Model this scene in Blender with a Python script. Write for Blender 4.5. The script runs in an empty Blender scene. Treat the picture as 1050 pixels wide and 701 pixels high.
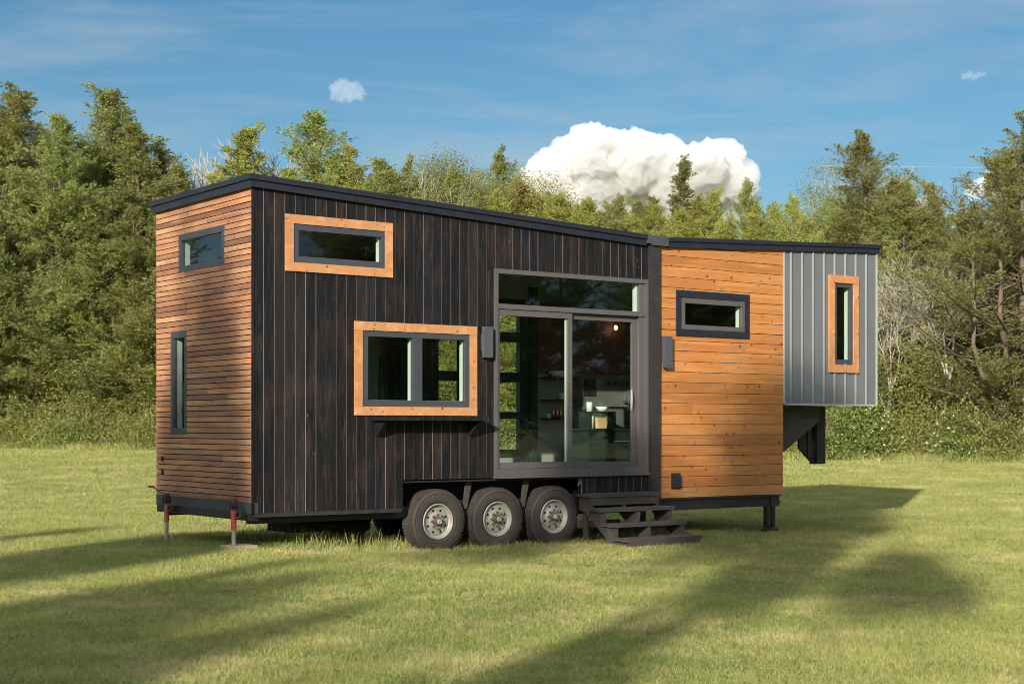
import bpy, math, random
import numpy as np
from mathutils import Vector, noise as mnoise
R = math.radians
sc = bpy.context.scene
C = sc.collection
rng = np.random.default_rng(7)
random.seed(7)

# ------------------------------------------------------------------ camera frame
ANG = math.atan(2175 / 1598)
FW = np.array([math.cos(ANG), math.sin(ANG)])
RT = np.array([math.sin(ANG), -math.cos(ANG)])
CAM = np.array([-7.806, -15.401])
CAMZ = 1.40
SUN_AZ = np.array([0.81, 0.586])            # horizontal direction sunlight travels
SUN_EL = R(18.7)

def cw(l, D):
    """world x,y of a spot l metres right of and D metres in front of the photographer"""
    p = CAM + D * FW + l * RT
    return float(p[0]), float(p[1])

def sm(a, b, x):
    t = np.clip((x - a) / (b - a), 0, 1)
    return t * t * (3 - 2 * t)

def gz(x, y):
    x = np.asarray(x, float); y = np.asarray(y, float)
    D = (x - CAM[0]) * FW[0] + (y - CAM[1]) * FW[1]
    l = (x - CAM[0]) * RT[0] + (y - CAM[1]) * RT[1]
    near = np.exp(-((x - 1) ** 2 + (y - 1) ** 2) / 260.0)
    z = -0.055 + 0.125 * (1 - sm(-0.3, 2.6, x)) * near
    t = np.clip((l + 20) / 37.0, 0, 1)
    z = z + sm(27, 58, D) * (0.66 - 0.28 * t)
    return z

# ------------------------------------------------------------------ object helpers
def tag(o, label=None, cat=None, group=None, kind=None):
    if label: o['label'] = label
    if cat: o['category'] = cat
    if group: o['group'] = group
    if kind: o['kind'] = kind
    return o

def empty(name, loc=(0, 0, 0), parent=None):
    o = bpy.data.objects.new(name, None)
    o.empty_display_size = 0.2
    C.objects.link(o); o.location = loc
    if parent: o.parent = parent
    return o

def link(name, me, mats, parent=None):
    o = bpy.data.objects.new(name, me)
    if not isinstance(mats, (list, tuple)): mats = [mats]
    if len(me.materials) == 0:
        for m in mats: me.materials.append(m)
    C.objects.link(o)
    if parent: o.parent = parent
    return o

def tri_mesh(name, V, F, mi=None, smooth=False):
    """V (n,3) float, F (m,3) int arrays"""
    me = bpy.data.meshes.new(name)
    V = np.asarray(V, np.float32); F = np.asarray(F, np.int32)
    me.vertices.add(len(V)); me.vertices.foreach_set('co', V.ravel())
    k = F.shape[1]
    me.loops.add(F.size); me.loops.foreach_set('vertex_index', F.ravel())
    me.polygons.add(len(F))
    me.polygons.foreach_set('loop_start', np.arange(0, F.size, k, dtype=np.int32))
    me.polygons.foreach_set('loop_total', np.full(len(F), k, np.int32))
    if mi is not None: me.polygons.foreach_set('material_index', np.asarray(mi, np.int32))
    me.polygons.foreach_set('use_smooth', np.full(len(F), smooth))
    me.update(calc_edges=True)
    return me

class MB:
    """collects solids and links them as one mesh object"""
    def __init__(s): s.v = []; s.f = []; s.m = []; s.sm = []
    def add(s, vs, fs, m=0, smooth=False):
        b = len(s.v); s.v += [tuple(v) for v in vs]
        for f in fs: s.f.append([b + i for i in f]); s.m.append(m); s.sm.append(smooth)
        return s
    def box(s, x0, x1, y0, y1, z0, z1, m=0):
        if x0 > x1: x0, x1 = x1, x0
        if y0 > y1: y0, y1 = y1, y0
        vs = [(x0,y0,z0),(x1,y0,z0),(x1,y1,z0),(x0,y1,z0),(x0,y0,z1),(x1,y0,z1),(x1,y1,z1),(x0,y1,z1)]
        return s.add(vs, [(0,3,2,1),(4,5,6,7),(0,1,5,4),(1,2,6,5),(2,3,7,6),(3,0,4,7)], m)
    def prism_y(s, poly, y0, y1, m=0):
        """poly in x,z counter-clockwise seen from -y"""
        n = len(poly)
        vs = [(x, y0, z) for x, z in poly] + [(x, y1, z) for x, z in poly]
        fs = [tuple(range(n)), tuple(range(2*n-1, n-1, -1))]
        for i in range(n):
            j = (i + 1) % n; fs.append((i, i + n, j + n, j))
        return s.add(vs, fs, m)
    def prism_x(s, poly, x0, x1, m=0):
        n = len(poly)
        vs = [(x0, y, z) for y, z in poly] + [(x1, y, z) for y, z in poly]
        fs = [tuple(range(n)), tuple(range(2*n-1, n-1, -1))]
        for i in range(n):
            j = (i + 1) % n; fs.append((i, i + n, j + n, j))
        return s.add(vs, fs, m)
    def tube(s, a, b, r0, r1=None, n=8, m=0, cap=True):
        r1 = r0 if r1 is None else r1
        a = Vector(a); b = Vector(b); d = (b - a)
        if d.length < 1e-6: return s
        d.normalize()
        u = d.orthogonal().normalized(); w = d.cross(u)
        vs = []
        for p, r in ((a, r0), (b, r1)):
            for i in range(n):
                t = 2 * math.pi * i / n
                vs.append(p + u * (r * math.cos(t)) + w * (r * math.sin(t)))
        fs = [(i, (i + 1) % n, (i + 1) % n + n, i + n) for i in range(n)]
        s.add(vs, fs, m, True)
        if cap:
            s.add(vs[:n], [tuple(range(n))[::-1]], m); s.add(vs[n:], [tuple(range(n))], m)
        return s
    def path(s, pts, r, n=6, m=0):
        for a, b in zip(pts[:-1], pts[1:]): s.tube(a, b, r, r, n, m)
        return s
    def lathe(s, prof, cx, cy, cz, axis='y', n=40, m=0, smooth=True):
        """prof: list of (radius, offset along axis)"""
        vs = []; k = len(prof)
        for i in range(n):
            t = 2 * math.pi * i / n
            for r, o in prof:
                if axis == 'y': vs.append((cx + r * math.cos(t), cy + o, cz + r * math.sin(t)))
                elif axis == 'z': vs.append((cx + r * math.cos(t), cy + r * math.sin(t), cz + o))
                else: vs.append((cx + o, cy + r * math.cos(t), cz + r * math.sin(t)))
        fs = []
        for i in range(n):
            j = (i + 1) % n
            for q in range(k - 1): fs.append((i*k+q, j*k+q, j*k+q+1, i*k+q+1))
        return s.add(vs, fs, m, smooth)
    def build(s, name, mats, parent=None, fix=True):
        me = bpy.data.meshes.new(name)
        me.from_pydata([tuple(v) for v in s.v], [], s.f)
        for i, p in enumerate(me.polygons):
            p.material_index = s.m[i]; p.use_smooth = s.sm[i]
        if fix:
            import bmesh
            bm = bmesh.new(); bm.from_mesh(me)
            bmesh.ops.recalc_face_normals(bm, faces=bm.faces); bm.to_mesh(me); bm.free()
        return link(name, me, mats, parent)

# ------------------------------------------------------------------ materials
class NT:
    def __init__(s, name):
        s.mat = bpy.data.materials.new(name); s.mat.use_nodes = True
        s.t = s.mat.node_tree; s.t.nodes.clear()
        s.out = s.t.nodes.new('ShaderNodeOutputMaterial')
    def n(s, typ, **kw):
        o = s.t.nodes.new(typ)
        for k, v in kw.items():
            if k.startswith('i_'):
                key = k[2:]
                key = int(key) if key.isdigit() else key.replace('_', ' ')
                o.inputs[key].default_value = v
            else: setattr(o, k, v)
        return o
    def l(s, a, b): s.t.links.new(a, b)
    def coord(s, scale=(1,1,1), which='Object', rot=(0,0,0)):
        tc = s.n('ShaderNodeTexCoord'); mp = s.n('ShaderNodeMapping')
        mp.inputs['Scale'].default_value = scale; mp.inputs['Rotation'].default_value = rot
        s.l(tc.outputs[which], mp.inputs['Vector']); return mp.outputs['Vector']
    def noise(s, vec, scale=5, detail=4, rough=0.6, dist=0.0):
        o = s.n('ShaderNodeTexNoise'); o.inputs['Scale'].default_value = scale
        o.inputs['Detail'].default_value = detail; o.inputs['Roughness'].default_value = rough
        o.inputs['Distortion'].default_value = dist
        s.l(vec, o.inputs['Vector']); return o.outputs['Fac']
    def ramp(s, fac, stops, interp='LINEAR'):
        o = s.n('ShaderNodeValToRGB'); o.color_ramp.interpolation = interp
        e = o.color_ramp.elements
        while len(e) < len(stops): e.new(0.5)
        for i, (p, c) in enumerate(stops):
            e[i].position = p; e[i].color = (c, c, c, 1) if not hasattr(c, '__len__') else (*c[:3], 1)
        s.l(fac, o.inputs['Fac']); return o.outputs['Color']
    def mix(s, fac, a, b, mode='MIX'):
        o = s.n('ShaderNodeMix', data_type='RGBA', blend_type=mode)
        for k, v in ((0, fac), (6, a), (7, b)):
            if hasattr(v, 'is_linked') or hasattr(v, 'links'): s.l(v, o.inputs[k])
            else: o.inputs[k].default_value = v if k == 0 else (*v[:3], 1)
        return o.outputs[2]
    def math(s, op, a, b=0.0, clamp=False):
        o = s.n('ShaderNodeMath', operation=op, use_clamp=clamp)
        for k, v in ((0, a), (1, b)):
            if hasattr(v, 'links'): s.l(v, o.inputs[k])
            else: o.inputs[k].default_value = v
        return o.outputs[0]
    def island(s):
        return s.n('ShaderNodeNewGeometry').outputs['Random Per Island']
    def bump(s, h, strength=0.3, dist=0.01):
        b = s.n('ShaderNodeBump'); b.inputs['Strength'].default_value = strength
        b.inputs['Distance'].default_value = dist; s.l(h, b.inputs['Height']); return b.outputs[0]
    def pbr(s, color, rough=0.6, metal=0.0, normal=None, spec=0.5, coat=0.0):
        p = s.n('ShaderNodeBsdfPrincipled')
        for k, v in (('Base Color', color), ('Roughness', rough), ('Metallic', metal), ('Specular IOR Level', spec), ('Coat Weight', coat)):
            if hasattr(v, 'links'): s.l(v, p.inputs[k])
            elif hasattr(v, '__len__'): p.inputs[k].default_value = (*v[:3], 1)
            else: p.inputs[k].default_value = v
        if normal is not None: s.l(normal, p.inputs['Normal'])
        s.l(p.outputs[0], s.out.inputs['Surface']); return p

def simple(name, col, rough=0.5, metal=0.0, var=0.25, scale=6, bump=0.1, spec=0.5):
    m = NT(name); v = m.coord()
    f = m.noise(v, scale, 6, 0.65)
    c = m.mix(f, [x * (1 - var) for x in col], [x * (1 + var) for x in col])
    f2 = m.noise(v, scale * 9, 4, 0.7)
    m.pbr(c, m.ramp(f, [(0.3, max(0, rough - 0.1)), (0.7, min(1, rough + 0.12))]), metal, m.bump(f2, bump, 0.004), spec)
    return m.mat

def charred():
    m = NT('charred_wood')
    r = m.island()
    v = m.coord((1, 1, 0.06))
    vv = m.n('ShaderNodeVectorMath', operation='ADD')
    m.l(v, vv.inputs[0])
    cb = m.n('ShaderNodeCombineXYZ'); m.l(m.math('MULTIPLY', r, 37.0), cb.inputs[2]); m.l(m.math('MULTIPLY', r, 11.0), cb.inputs[0]); m.l(cb.outputs[0], vv.inputs[1])
    g = m.noise(vv.outputs[0], 42, 7, 0.7, 0.6)       # grain
    g = m.math('ADD', g, m.math('MULTIPLY', m.math('SUBTRACT', r, 0.5), 0.06))
    base = m.ramp(g, [(0.36, (0.0015, 0.002, 0.003)), (0.52, (0.004, 0.0045, 0.006)), (0.63, (0.011, 0.012, 0.015)), (0.76, (0.050, 0.046, 0.046)), (0.9, (0.10, 0.085, 0.075))])
    st = m.noise(vv.outputs[0], 17, 6, 0.72, 0.5)          # broad scorched streaks
    base = m.mix(m.ramp(st, [(0.40, 0.85), (0.50, 0.0)]), base, (0.0015, 0.0015, 0.0025))
    base = m.mix(m.ramp(st, [(0.60, 0.0), (0.70, 0.65)]), base, (0.060, 0.056, 0.058))
    blot = m.noise(m.coord((1, 1, 0.30)), 5.0, 6, 0.65)
    brown = m.mix(g, (0.010, 0.005, 0.004), (0.11, 0.052, 0.036))
    c = m.mix(m.ramp(blot, [(0.50, 0.0), (0.72, 0.50)]), base, brown)
    # scuffs down to bare wood, and knots
    sc_ = m.noise(m.coord((1, 1, 0.25)), 30, 5, 0.75)
    c = m.mix(m.ramp(sc_, [(0.74, 0.0), (0.80, 0.5)]), c, (0.16, 0.11, 0.085))
    vo = m.n('ShaderNodeTexVoronoi', feature='F1'); vo.inputs['Scale'].default_value = 3.2
    m.l(m.coord((1, 1, 0.8)), vo.inputs['Vector'])
    c = m.mix(m.ramp(vo.outputs['Distance'], [(0.035, 0.75), (0.06, 0.0)]), c, (0.11, 0.06, 0.04))
    c = m.mix(m.ramp(m.noise(m.coord((1, 1, .5)), 2.2, 4, .6), [(.45, 0.0), (.68, .55)]), c, (0.003, 0.003, 0.006))
    c = m.mix(m.math('MULTIPLY', m.ramp(r, [(0.82, 0.0), (1.0, 0.18)]), 1.0), c, (0.05, 0.035, 0.03))
    m.pbr(c, m.ramp(g, [(0.3, 0.45), (0.7, 0.8)]), 0, m.bump(g, 0.8, 0.006), 0.32)
    return m.mat

def planks(name, cols, grain_scale=(0.05, 1, 1), knots=2.5, knot_col=(0.05, 0.018, 0.008), rough=0.55, stain=None, knot_sz=0.07, spec=0.4, plane='xz'):
    """wood: each board (mesh island) picks its own tone; grain runs along the stretched axis"""
    m = NT(name); r = m.island()
    v0 = m.coord(grain_scale)
    vv = m.n('ShaderNodeVectorMath', operation='ADD'); m.l(v0, vv.inputs[0])
    cb = m.n('ShaderNodeCombineXYZ')
    for i, k in enumerate((13.0, 29.0, 17.0)): m.l(m.math('MULTIPLY', r, k), cb.inputs[i])
    m.l(cb.outputs[0], vv.inputs[1])
    g = m.noise(vv.outputs[0], 60, 6, 0.65, 0.8)
    n = len(cols)
    tone = m.ramp(r, [((i + 0.0) / n, c) for i, c in enumerate(cols)], 'LINEAR')
    c = m.mix(m.ramp(g, [(0.35, 0.45), (0.65, 0.0)]), tone, [x * 0.45 for x in cols[0]])
    # soft uneven tone along the board
    lo = m.noise(m.coord([s * 0.6 + 0.3 for s in grain_scale]), 3.0, 5, 0.6)
    c = m.mix(m.ramp(lo, [(0.40, 0.55), (0.60, 0.0)]), c, stain or [x * 0.4 for x in cols[0]])
    vo = m.n('ShaderNodeTexVoronoi', feature='F1', voronoi_dimensions='2D'); vo.inputs['Scale'].default_value = knots
    sp = m.n('ShaderNodeSeparateXYZ'); m.l(m.coord(), sp.inputs[0]); c2 = m.n('ShaderNodeCombineXYZ')
    m.l(m.math('ADD', sp.outputs[0 if plane == 'xz' else 1], m.math('MULTIPLY', r, 31.0)), c2.inputs[0]); m.l(sp.outputs[2], c2.inputs[1])
    m.l(c2.outputs[0], vo.inputs['Vector'])
    keep = m.n('ShaderNodeSeparateColor'); m.l(vo.outputs['Color'], keep.inputs[0])
    kd = m.math('ADD', vo.outputs['Distance'], m.math('MULTIPLY', m.noise(m.coord(), 9, 2, .5), 0.10))
    kd = m.math('ADD', kd, m.math('MULTIPLY', keep.outputs[0], 0.10))
    c = m.mix(m.ramp(kd, [(0.05 + knot_sz * 0.75, 0.92), (0.05 + knot_sz * 1.0, 0.30), (0.05 + knot_sz * 2.2, 0.0)]), c, knot_col)
    streak = m.noise(vv.outputs[0], 16, 5, 0.6, 0.4)
    c = m.mix(m.ramp(streak, [(0.50, 0.0), (0.72, 0.45)]), c, [min(1, x * 1.35) for x in cols[1]])
    m.pbr(c, rough, 0, m.bump(g, 0.35, 0.003), spec)
    return m.mat

def glass_mat(name='window_glass', tint=(0.93, 0.97, 0.95)):
    m = NT(name)
    tr = m.n('ShaderNodeBsdfTransparent'); tr.inputs[0].default_value = (*tint, 1)
    gl = m.n('ShaderNodeBsdfGlossy'); gl.inputs['Roughness'].default_value = 0.0
    gl.inputs['Color'].default_value = (0.9, 0.95, 0.95, 1)
    fr = m.n('ShaderNodeFresnel'); fr.inputs['IOR'].default_value = 1.55
    w = m.noise(m.coord(), 1.3, 2, 0.5)
    m.l(m.bump(w, 0.05, 0.02), gl.inputs['Normal'])
    mx = m.n('ShaderNodeMixShader')
    bf = m.n('ShaderNodeNewGeometry').outputs['Backfacing']
    m.l(m.math('MULTIPLY', m.math('MULTIPLY', fr.outputs[0], 1.6, True), m.math('SUBTRACT', 1.0, bf)), mx.inputs[0])
    m.l(tr.outputs[0], mx.inputs[1]); m.l(gl.outputs[0], mx.inputs[2])
    m.l(mx.outputs[0], m.out.inputs['Surface'])
    return m.mat

def foliage(name, dark, mid, light, transl=0.35, scale=0.7):
    m = NT(name); r = m.island()
    n_ = m.noise(m.coord(which='Object'), scale, 3, 0.6)
    f = m.math('ADD', m.math('MULTIPLY', r, 0.55), m.math('MULTIPLY', n_, 0.6))
    c = m.ramp(f, [(0.22, dark), (0.52, mid), (0.85, light)])
    c = m.mix(m.ramp(r, [(0.90, 0.0), (0.93, 0.8)]), c, (0.17, 0.11, 0.065))
    oi = m.n('ShaderNodeObjectInfo')
    hsv = m.n('ShaderNodeHueSaturation')
    m.l(c, hsv.inputs['Color'])
    m.l(m.math('ADD', m.math('MULTIPLY', oi.outputs['Random'], 0.045), 0.478), hsv.inputs['Hue'])
    m.l(m.math('ADD', m.math('MULTIPLY', oi.outputs['Random'], 0.5), 0.75), hsv.inputs['Value'])
    d = m.n('ShaderNodeBsdfPrincipled'); m.l(hsv.outputs[0], d.inputs['Base Color'])
    d.inputs['Roughness'].default_value = 0.6; d.inputs['Specular IOR Level'].default_value = 0.3
    t = m.n('ShaderNodeBsdfTranslucent'); m.l(hsv.outputs[0], t.inputs[0])
    mx = m.n('ShaderNodeMixShader'); mx.inputs[0].default_value = transl
    m.l(d.outputs[0], mx.inputs[1]); m.l(t.outputs[0], mx.inputs[2])
    m.l(mx.outputs[0], m.out.inputs['Surface'])
    return m.mat

def lawn_color(m, which='Object'):
    """shared world-space tone of the lawn: green, yellow-green, straw"""
    v = m.coord(which=which)
    big = m.noise(v, 0.35, 4, 0.6)
    midn = m.noise(v, 1.7, 5, 0.65)
    sml = m.noise(v, 9.0, 4, 0.7)
    c = m.mix(m.ramp(big, [(0.35, 0.0), (0.65, 1.0)]), (0.23, 0.27, 0.080), (0.37, 0.36, 0.135))
    c = m.mix(m.ramp(midn, [(0.40, 0.0), (0.68, 0.8)]), c, (0.15, 0.21, 0.066))
    c = m.mix(m.ramp(sml, [(0.52, 0.0), (0.75, 0.75)]), c, (0.38, 0.32, 0.15))
    dry = m.noise(v, 0.8, 7, 0.75)
    c = m.mix(m.ramp(dry, [(0.50, 0.0), (0.64, 0.85)]), c, (0.50, 0.42, 0.24))
    cl = m.noise(v, 26.0, 4, 0.75)
    c = m.mix(m.ramp(cl, [(0.38, 0.75), (0.52, 0.0)]), c, (0.045, 0.075, 0.024))
    c = m.mix(m.ramp(cl, [(0.56, 0.0), (0.74, 0.55)]), c, (0.42, 0.40, 0.17))
    return m.mix(1.0, c, (1.20, 1.20, 1.08), 'MULTIPLY')

def lawn_mat():
    m = NT('lawn'); c = lawn_color(m)
    v = m.coord()
    f = m.noise(v, 55, 5, 0.8)
    c = m.mix(m.ramp(f, [(0.35, 0.75), (0.62, 0.25)]), c, (0.07, 0.075, 0.032))
    h = m.math('ADD', m.noise(v, 30, 5, 0.8), m.math('MULTIPLY', m.noise(v, 3.0, 3, 0.6), 1.2))
    m.pbr(c, 0.9, 0, m.bump(h, 0.9, 0.05), 0.1)
    return m.mat

def blade_mat():
    m = NT('grass_blades'); c = lawn_color(m); r = m.island()
    c = m.mix(m.ramp(r, [(0.0, 0.0), (0.6, 0.25)]), c, (0.22, 0.29, 0.085))
    c = m.mix(m.ramp(r, [(0.86, 0.0), (0.9, 0.9)]), c, (0.48, 0.40, 0.21))
    d = m.n('ShaderNodeBsdfDiffuse'); m.l(c, d.inputs[0])
    t = m.n('ShaderNodeBsdfTranslucent'); m.l(c, t.inputs[0])
    mx = m.n('ShaderNodeMixShader'); mx.inputs[0].default_value = 0.35
    m.l(d.outputs[0], mx.inputs[1]); m.l(t.outputs[0], mx.inputs[2])
    m.l(mx.outputs[0], m.out.inputs['Surface'])
    return m.mat

def rubber():
    m = NT('tyre_rubber'); v = m.coord()
    f = m.noise(v, 14, 5, 0.7)
    c = m.mix(f, (0.024, 0.022, 0.021), (0.070, 0.060, 0.053))
    m.pbr(c, 0.8, 0, m.bump(m.noise(v, 90, 3, 0.7), 0.5, 0.004), 0.3)
    return m.mat

def brick():
    m = NT('brick_tiles')
    b = m.n('ShaderNodeTexBrick'); m.l(m.coord((1, 1, 1), rot=(R(90), 0, 0)), b.inputs['Vector'])
    b.inputs['Scale'].default_value = 5.0
    b.inputs['Color1'].default_value = (0.24, 0.07, 0.045, 1); b.inputs['Color2'].default_value = (0.15, 0.045, 0.035, 1)
    b.inputs['Mortar'].default_value = (0.10, 0.07, 0.06, 1)
    m.pbr(b.outputs['Color'], 0.6); return m.mat

def glow(name, col, strength):
    m = NT(name); e = m.n('ShaderNodeEmission'); e.inputs[0].default_value = (*col, 1); e.inputs[1].default_value = strength
    m.l(e.outputs[0], m.out.inputs['Surface']); return m.mat

M = {
 'char': charred(),
 'groove': simple('bare_groove_wood', (0.25, 0.185, 0.15), 0.8, var=0.65, scale=5),
 'dark_gap': simple('dark_backing', (0.012, 0.010, 0.009), 0.9),
 'slat': planks('weathered_slats', [(0.38, 0.185, 0.095), (0.48, 0.25, 0.125), (0.20, 0.100, 0.065), (0.56, 0.32, 0.170), (0.12, 0.060, 0.044), (0.50, 0.225, 0.095), (0.31, 0.165, 0.105)], (1, 0.05, 1), 6.0, knot_sz=0.07, stain=(0.15, 0.062, 0.04), plane='yz'),
 'cedar': planks('cedar_boards', [(0.40, 0.175, 0.055), (0.47, 0.218, 0.075), (0.30, 0.122, 0.038), (0.54, 0.270, 0.105), (0.38, 0.160, 0.050)], (0.05, 1, 1), 4.4, knot_sz=0.075, rough=0.5, stain=(0.37, 0.13, 0.032)),
 'trim': planks('cedar_trim', [(0.46, 0.25, 0.125), (0.50, 0.28, 0.145), (0.42, 0.20, 0.09)], (0.3, 1, 0.3), 7.0, knot_sz=0.08, stain=(0.40, 0.17, 0.06)),
 'frame': simple('dark_grey_frame', (0.042, 0.046, 0.055), 0.45, var=0.08),
 'bronze': simple('brown_grey_frame', (0.078, 0.070, 0.072), 0.45, var=0.1),
 'fascia': simple('navy_black_metal', (0.012, 0.014, 0.021), 0.42, var=0.15),
 'capm': simple('cap_metal', (0.045, 0.047, 0.055), 0.5, var=0.3, scale=14),
 'post': simple('painted_black_steel', (0.020, 0.018, 0.021), 0.55, var=0.3, scale=10),
 'band': simple('grey_black_band', (0.036, 0.038, 0.044), 0.6, var=0.3, scale=8),
 'chassis': simple('chassis_steel', (0.018, 0.016, 0.015), 0.6, var=0.5, scale=5),
 'steel': simple('galvanised_steel', (0.30, 0.29, 0.255), 0.5, 0.2, var=0.25, scale=20, bump=0.2),
 'rustred': simple('faded_red_paint', (0.50, 0.06, 0.035), 0.6, var=0.4, scale=12),
 'orange': simple('faded_orange_paint', (0.30, 0.11, 0.06), 0.6, var=0.3, scale=12),
 'siding': simple('grey_metal_siding', (0.110, 0.122, 0.132), 0.45, 0.0, var=0.12, scale=2, spec=0.5),
 'siding_trim': simple('siding_corner_trim', (0.30, 0.32, 0.32), 0.4, 0.0, var=0.1),
 'step': simple('weathered_black_wood', (0.050, 0.042, 0.039), 0.75, var=0.55, scale=9, bump=0.35),
 'lamp': simple('lamp_housing', (0.055, 0.060, 0.072), 0.45, var=0.1),
 'white': simple('white_jamb', (0.48, 0.55, 0.50), 0.5, var=0.05),
 'rubber': rubber(),
 'hubrust': simple('rusty_hub', (0.085, 0.060, 0.045), 0.8, 0.1, var=0.6, scale=30, bump=0.3),
 'black': simple('black', (0.006, 0.006, 0.006), 0.7),
 'glass': glass_mat(),
 'green_frame': simple('dark_green_paint', (0.014, 0.030, 0.028), 0.5, var=0.2),
 'inside': simple('interior_paint', (0.26, 0.275, 0.245), 0.6, var=0.1),
 'floor': simple('interior_floor', (0.10, 0.06, 0.035), 0.5, var=0.3),
 'brick': brick(),
 'stain': simple('brushed_steel', (0.26, 0.26, 0.235), 0.35, 0.6, var=0.1),
 'counter': simple('dark_green_cabinet', (0.014, 0.022, 0.020), 0.45, var=0.2),
 'ceramic': simple('white_ceramic', (0.62, 0.64, 0.58), 0.35, var=0.08),
 'copper': simple('copper', (0.62, 0.30, 0.16), 0.3, 0.8, var=0.2),
 'planterw': simple('planter_wood', (0.55, 0.36, 0.16), 0.6, var=0.15),
 'redb': simple('red_bottle', (0.25, 0.03, 0.02), 0.3),
 'cloth': simple('dark_curtain', (0.028, 0.035, 0.03), 0.9, var=0.3),
 'bulb': glow('lamp_bulb', (1.0, 0.50, 0.16), 3.0),
 'pad': simple('pale_scrap_wood', (0.38, 0.27, 0.17), 0.8, var=0.3, scale=14),
 'bark': simple('cedar_bark', (0.115, 0.085, 0.062), 0.9, var=0.45, scale=9, bump=0.4),
 'paletwig': simple('pale_bark', (0.38, 0.345, 0.285), 0.85, var=0.3, scale=6),
 'lawn': lawn_mat(), 'blade': blade_mat(),
 'cedarleaf': foliage('redcedar_foliage', (0.125, 0.158, 0.046), (0.24, 0.275, 0.080), (0.38, 0.375, 0.13), 0.45),
 'yellowleaf': foliage('yellow_green_foliage', (0.18, 0.205, 0.048), (0.31, 0.32, 0.074), (0.43, 0.41, 0.11), 0.45),
 'springleaf': foliage('spring_leaf_foliage', (0.10, 0.14, 0.04), (0.19, 0.225, 0.065), (0.30, 0.32, 0.11), 0.45),
 'brush': foliage('brush_foliage', (0.11, 0.135, 0.032), (0.23, 0.245, 0.060), (0.35, 0.335, 0.10), 0.42),
 'brightleaf': foliage('bright_leaf_foliage', (0.085, 0.125, 0.026), (0.15, 0.20, 0.042), (0.26, 0.29, 0.085), 0.4),
 'twig': simple('dry_twigs', (0.27, 0.20, 0.135), 0.9, var=0.4, scale=3),
 'petal': simple('white_blossom', (0.62, 0.62, 0.48), 0.7, var=0.15),
 'wire': simple('pale_cable', (0.24, 0.28, 0.33), 0.6),
 'cloudm': None,
}

# ------------------------------------------------------------------ world, sun, camera
SKY_FILL = 6.4
world = bpy.data.worlds.new('World'); sc.world = world; world.use_nodes = True
wt = world.node_tree; wt.nodes.clear()
wo = wt.nodes.new('ShaderNodeOutputWorld'); bg = wt.nodes.new('ShaderNodeBackground')
sky = wt.nodes.new('ShaderNodeTexSky'); sky.sky_type = 'NISHITA'; sky.sun_disc = False
sky.sun_elevation = SUN_EL
# light travels towards SUN_AZ, so the sun stands at -SUN_AZ; rotation is measured from +Y clockwise
sky.sun_rotation = math.atan2(-SUN_AZ[0], -SUN_AZ[1])
sky.air_density = 1.0; sky.dust_density = 0.6; sky.ozone_density = 2.2; sky.altitude = 200
tcw = wt.nodes.new('ShaderNodeTexCoord'); mpw = wt.nodes.new('ShaderNodeMapping')
mpw.inputs['Rotation'].default_value = (0, 0, -math.atan2(FW[1], FW[0]))
mpw.inputs['Scale'].default_value = (1.0, 1.0, 7.0)
wt.links.new(tcw.outputs['Generated'], mpw.inputs['Vector'])
nz = wt.nodes.new('ShaderNodeTexNoise'); nz.inputs['Scale'].default_value = 2.4; nz.inputs['Detail'].default_value = 8
nz.inputs['Roughness'].default_value = 0.62; nz.inputs['Distortion'].default_value = 0.5
wt.links.new(mpw.outputs[0], nz.inputs['Vector'])
cr = wt.nodes.new('ShaderNodeValToRGB'); cr.color_ramp.elements[0].position = 0.45; cr.color_ramp.elements[1].position = 0.68
cr.color_ramp.elements[0].color = (0, 0, 0, 1); cr.color_ramp.elements[1].color = (0.55, 0.55, 0.55, 1)
wt.links.new(nz.outputs['Fac'], cr.inputs[0])
mxw = wt.nodes.new('ShaderNodeMix'); mxw.data_type = 'RGBA'
wt.links.new(cr.outputs[0], mxw.inputs[0]); wt.links.new(sky.outputs[0], mxw.inputs[6])
mxw.inputs[7].default_value = (2.4, 2.8, 3.1, 1)
tnt = wt.nodes.new('ShaderNodeMix'); tnt.data_type = 'RGBA'; tnt.blend_type = 'MULTIPLY'; tnt.inputs[0].default_value = 1.0
wt.links.new(sky.outputs[0], tnt.inputs[6]); tnt.inputs[7].default_value = (0.25, 0.42, 0.475, 1)
wt.links.new(tnt.outputs[2], mxw.inputs[6])
# unseen bright layer added as fill light, overhead and sunwards; clear blue ahead
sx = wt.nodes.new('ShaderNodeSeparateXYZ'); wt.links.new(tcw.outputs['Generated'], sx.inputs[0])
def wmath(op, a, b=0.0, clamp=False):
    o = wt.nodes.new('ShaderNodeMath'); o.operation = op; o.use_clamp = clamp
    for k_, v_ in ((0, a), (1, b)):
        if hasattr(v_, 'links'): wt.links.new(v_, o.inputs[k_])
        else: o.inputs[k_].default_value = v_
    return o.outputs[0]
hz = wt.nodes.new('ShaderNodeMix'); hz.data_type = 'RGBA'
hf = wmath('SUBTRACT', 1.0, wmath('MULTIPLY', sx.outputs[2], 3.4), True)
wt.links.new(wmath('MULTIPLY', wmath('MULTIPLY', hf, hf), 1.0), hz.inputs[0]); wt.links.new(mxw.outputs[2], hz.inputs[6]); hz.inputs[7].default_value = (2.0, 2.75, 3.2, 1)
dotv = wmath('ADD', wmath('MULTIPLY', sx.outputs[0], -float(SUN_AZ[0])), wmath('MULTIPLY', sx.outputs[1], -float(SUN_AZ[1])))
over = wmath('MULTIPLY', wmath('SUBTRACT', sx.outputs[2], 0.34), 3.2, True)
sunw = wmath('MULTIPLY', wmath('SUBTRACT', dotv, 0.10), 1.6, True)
fill_mask = wmath('MULTIPLY', wmath('MAXIMUM', over, sunw), wmath('ADD', wmath('MULTIPLY', nz.outputs['Fac'], 1.2), 0.15), True)
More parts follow.
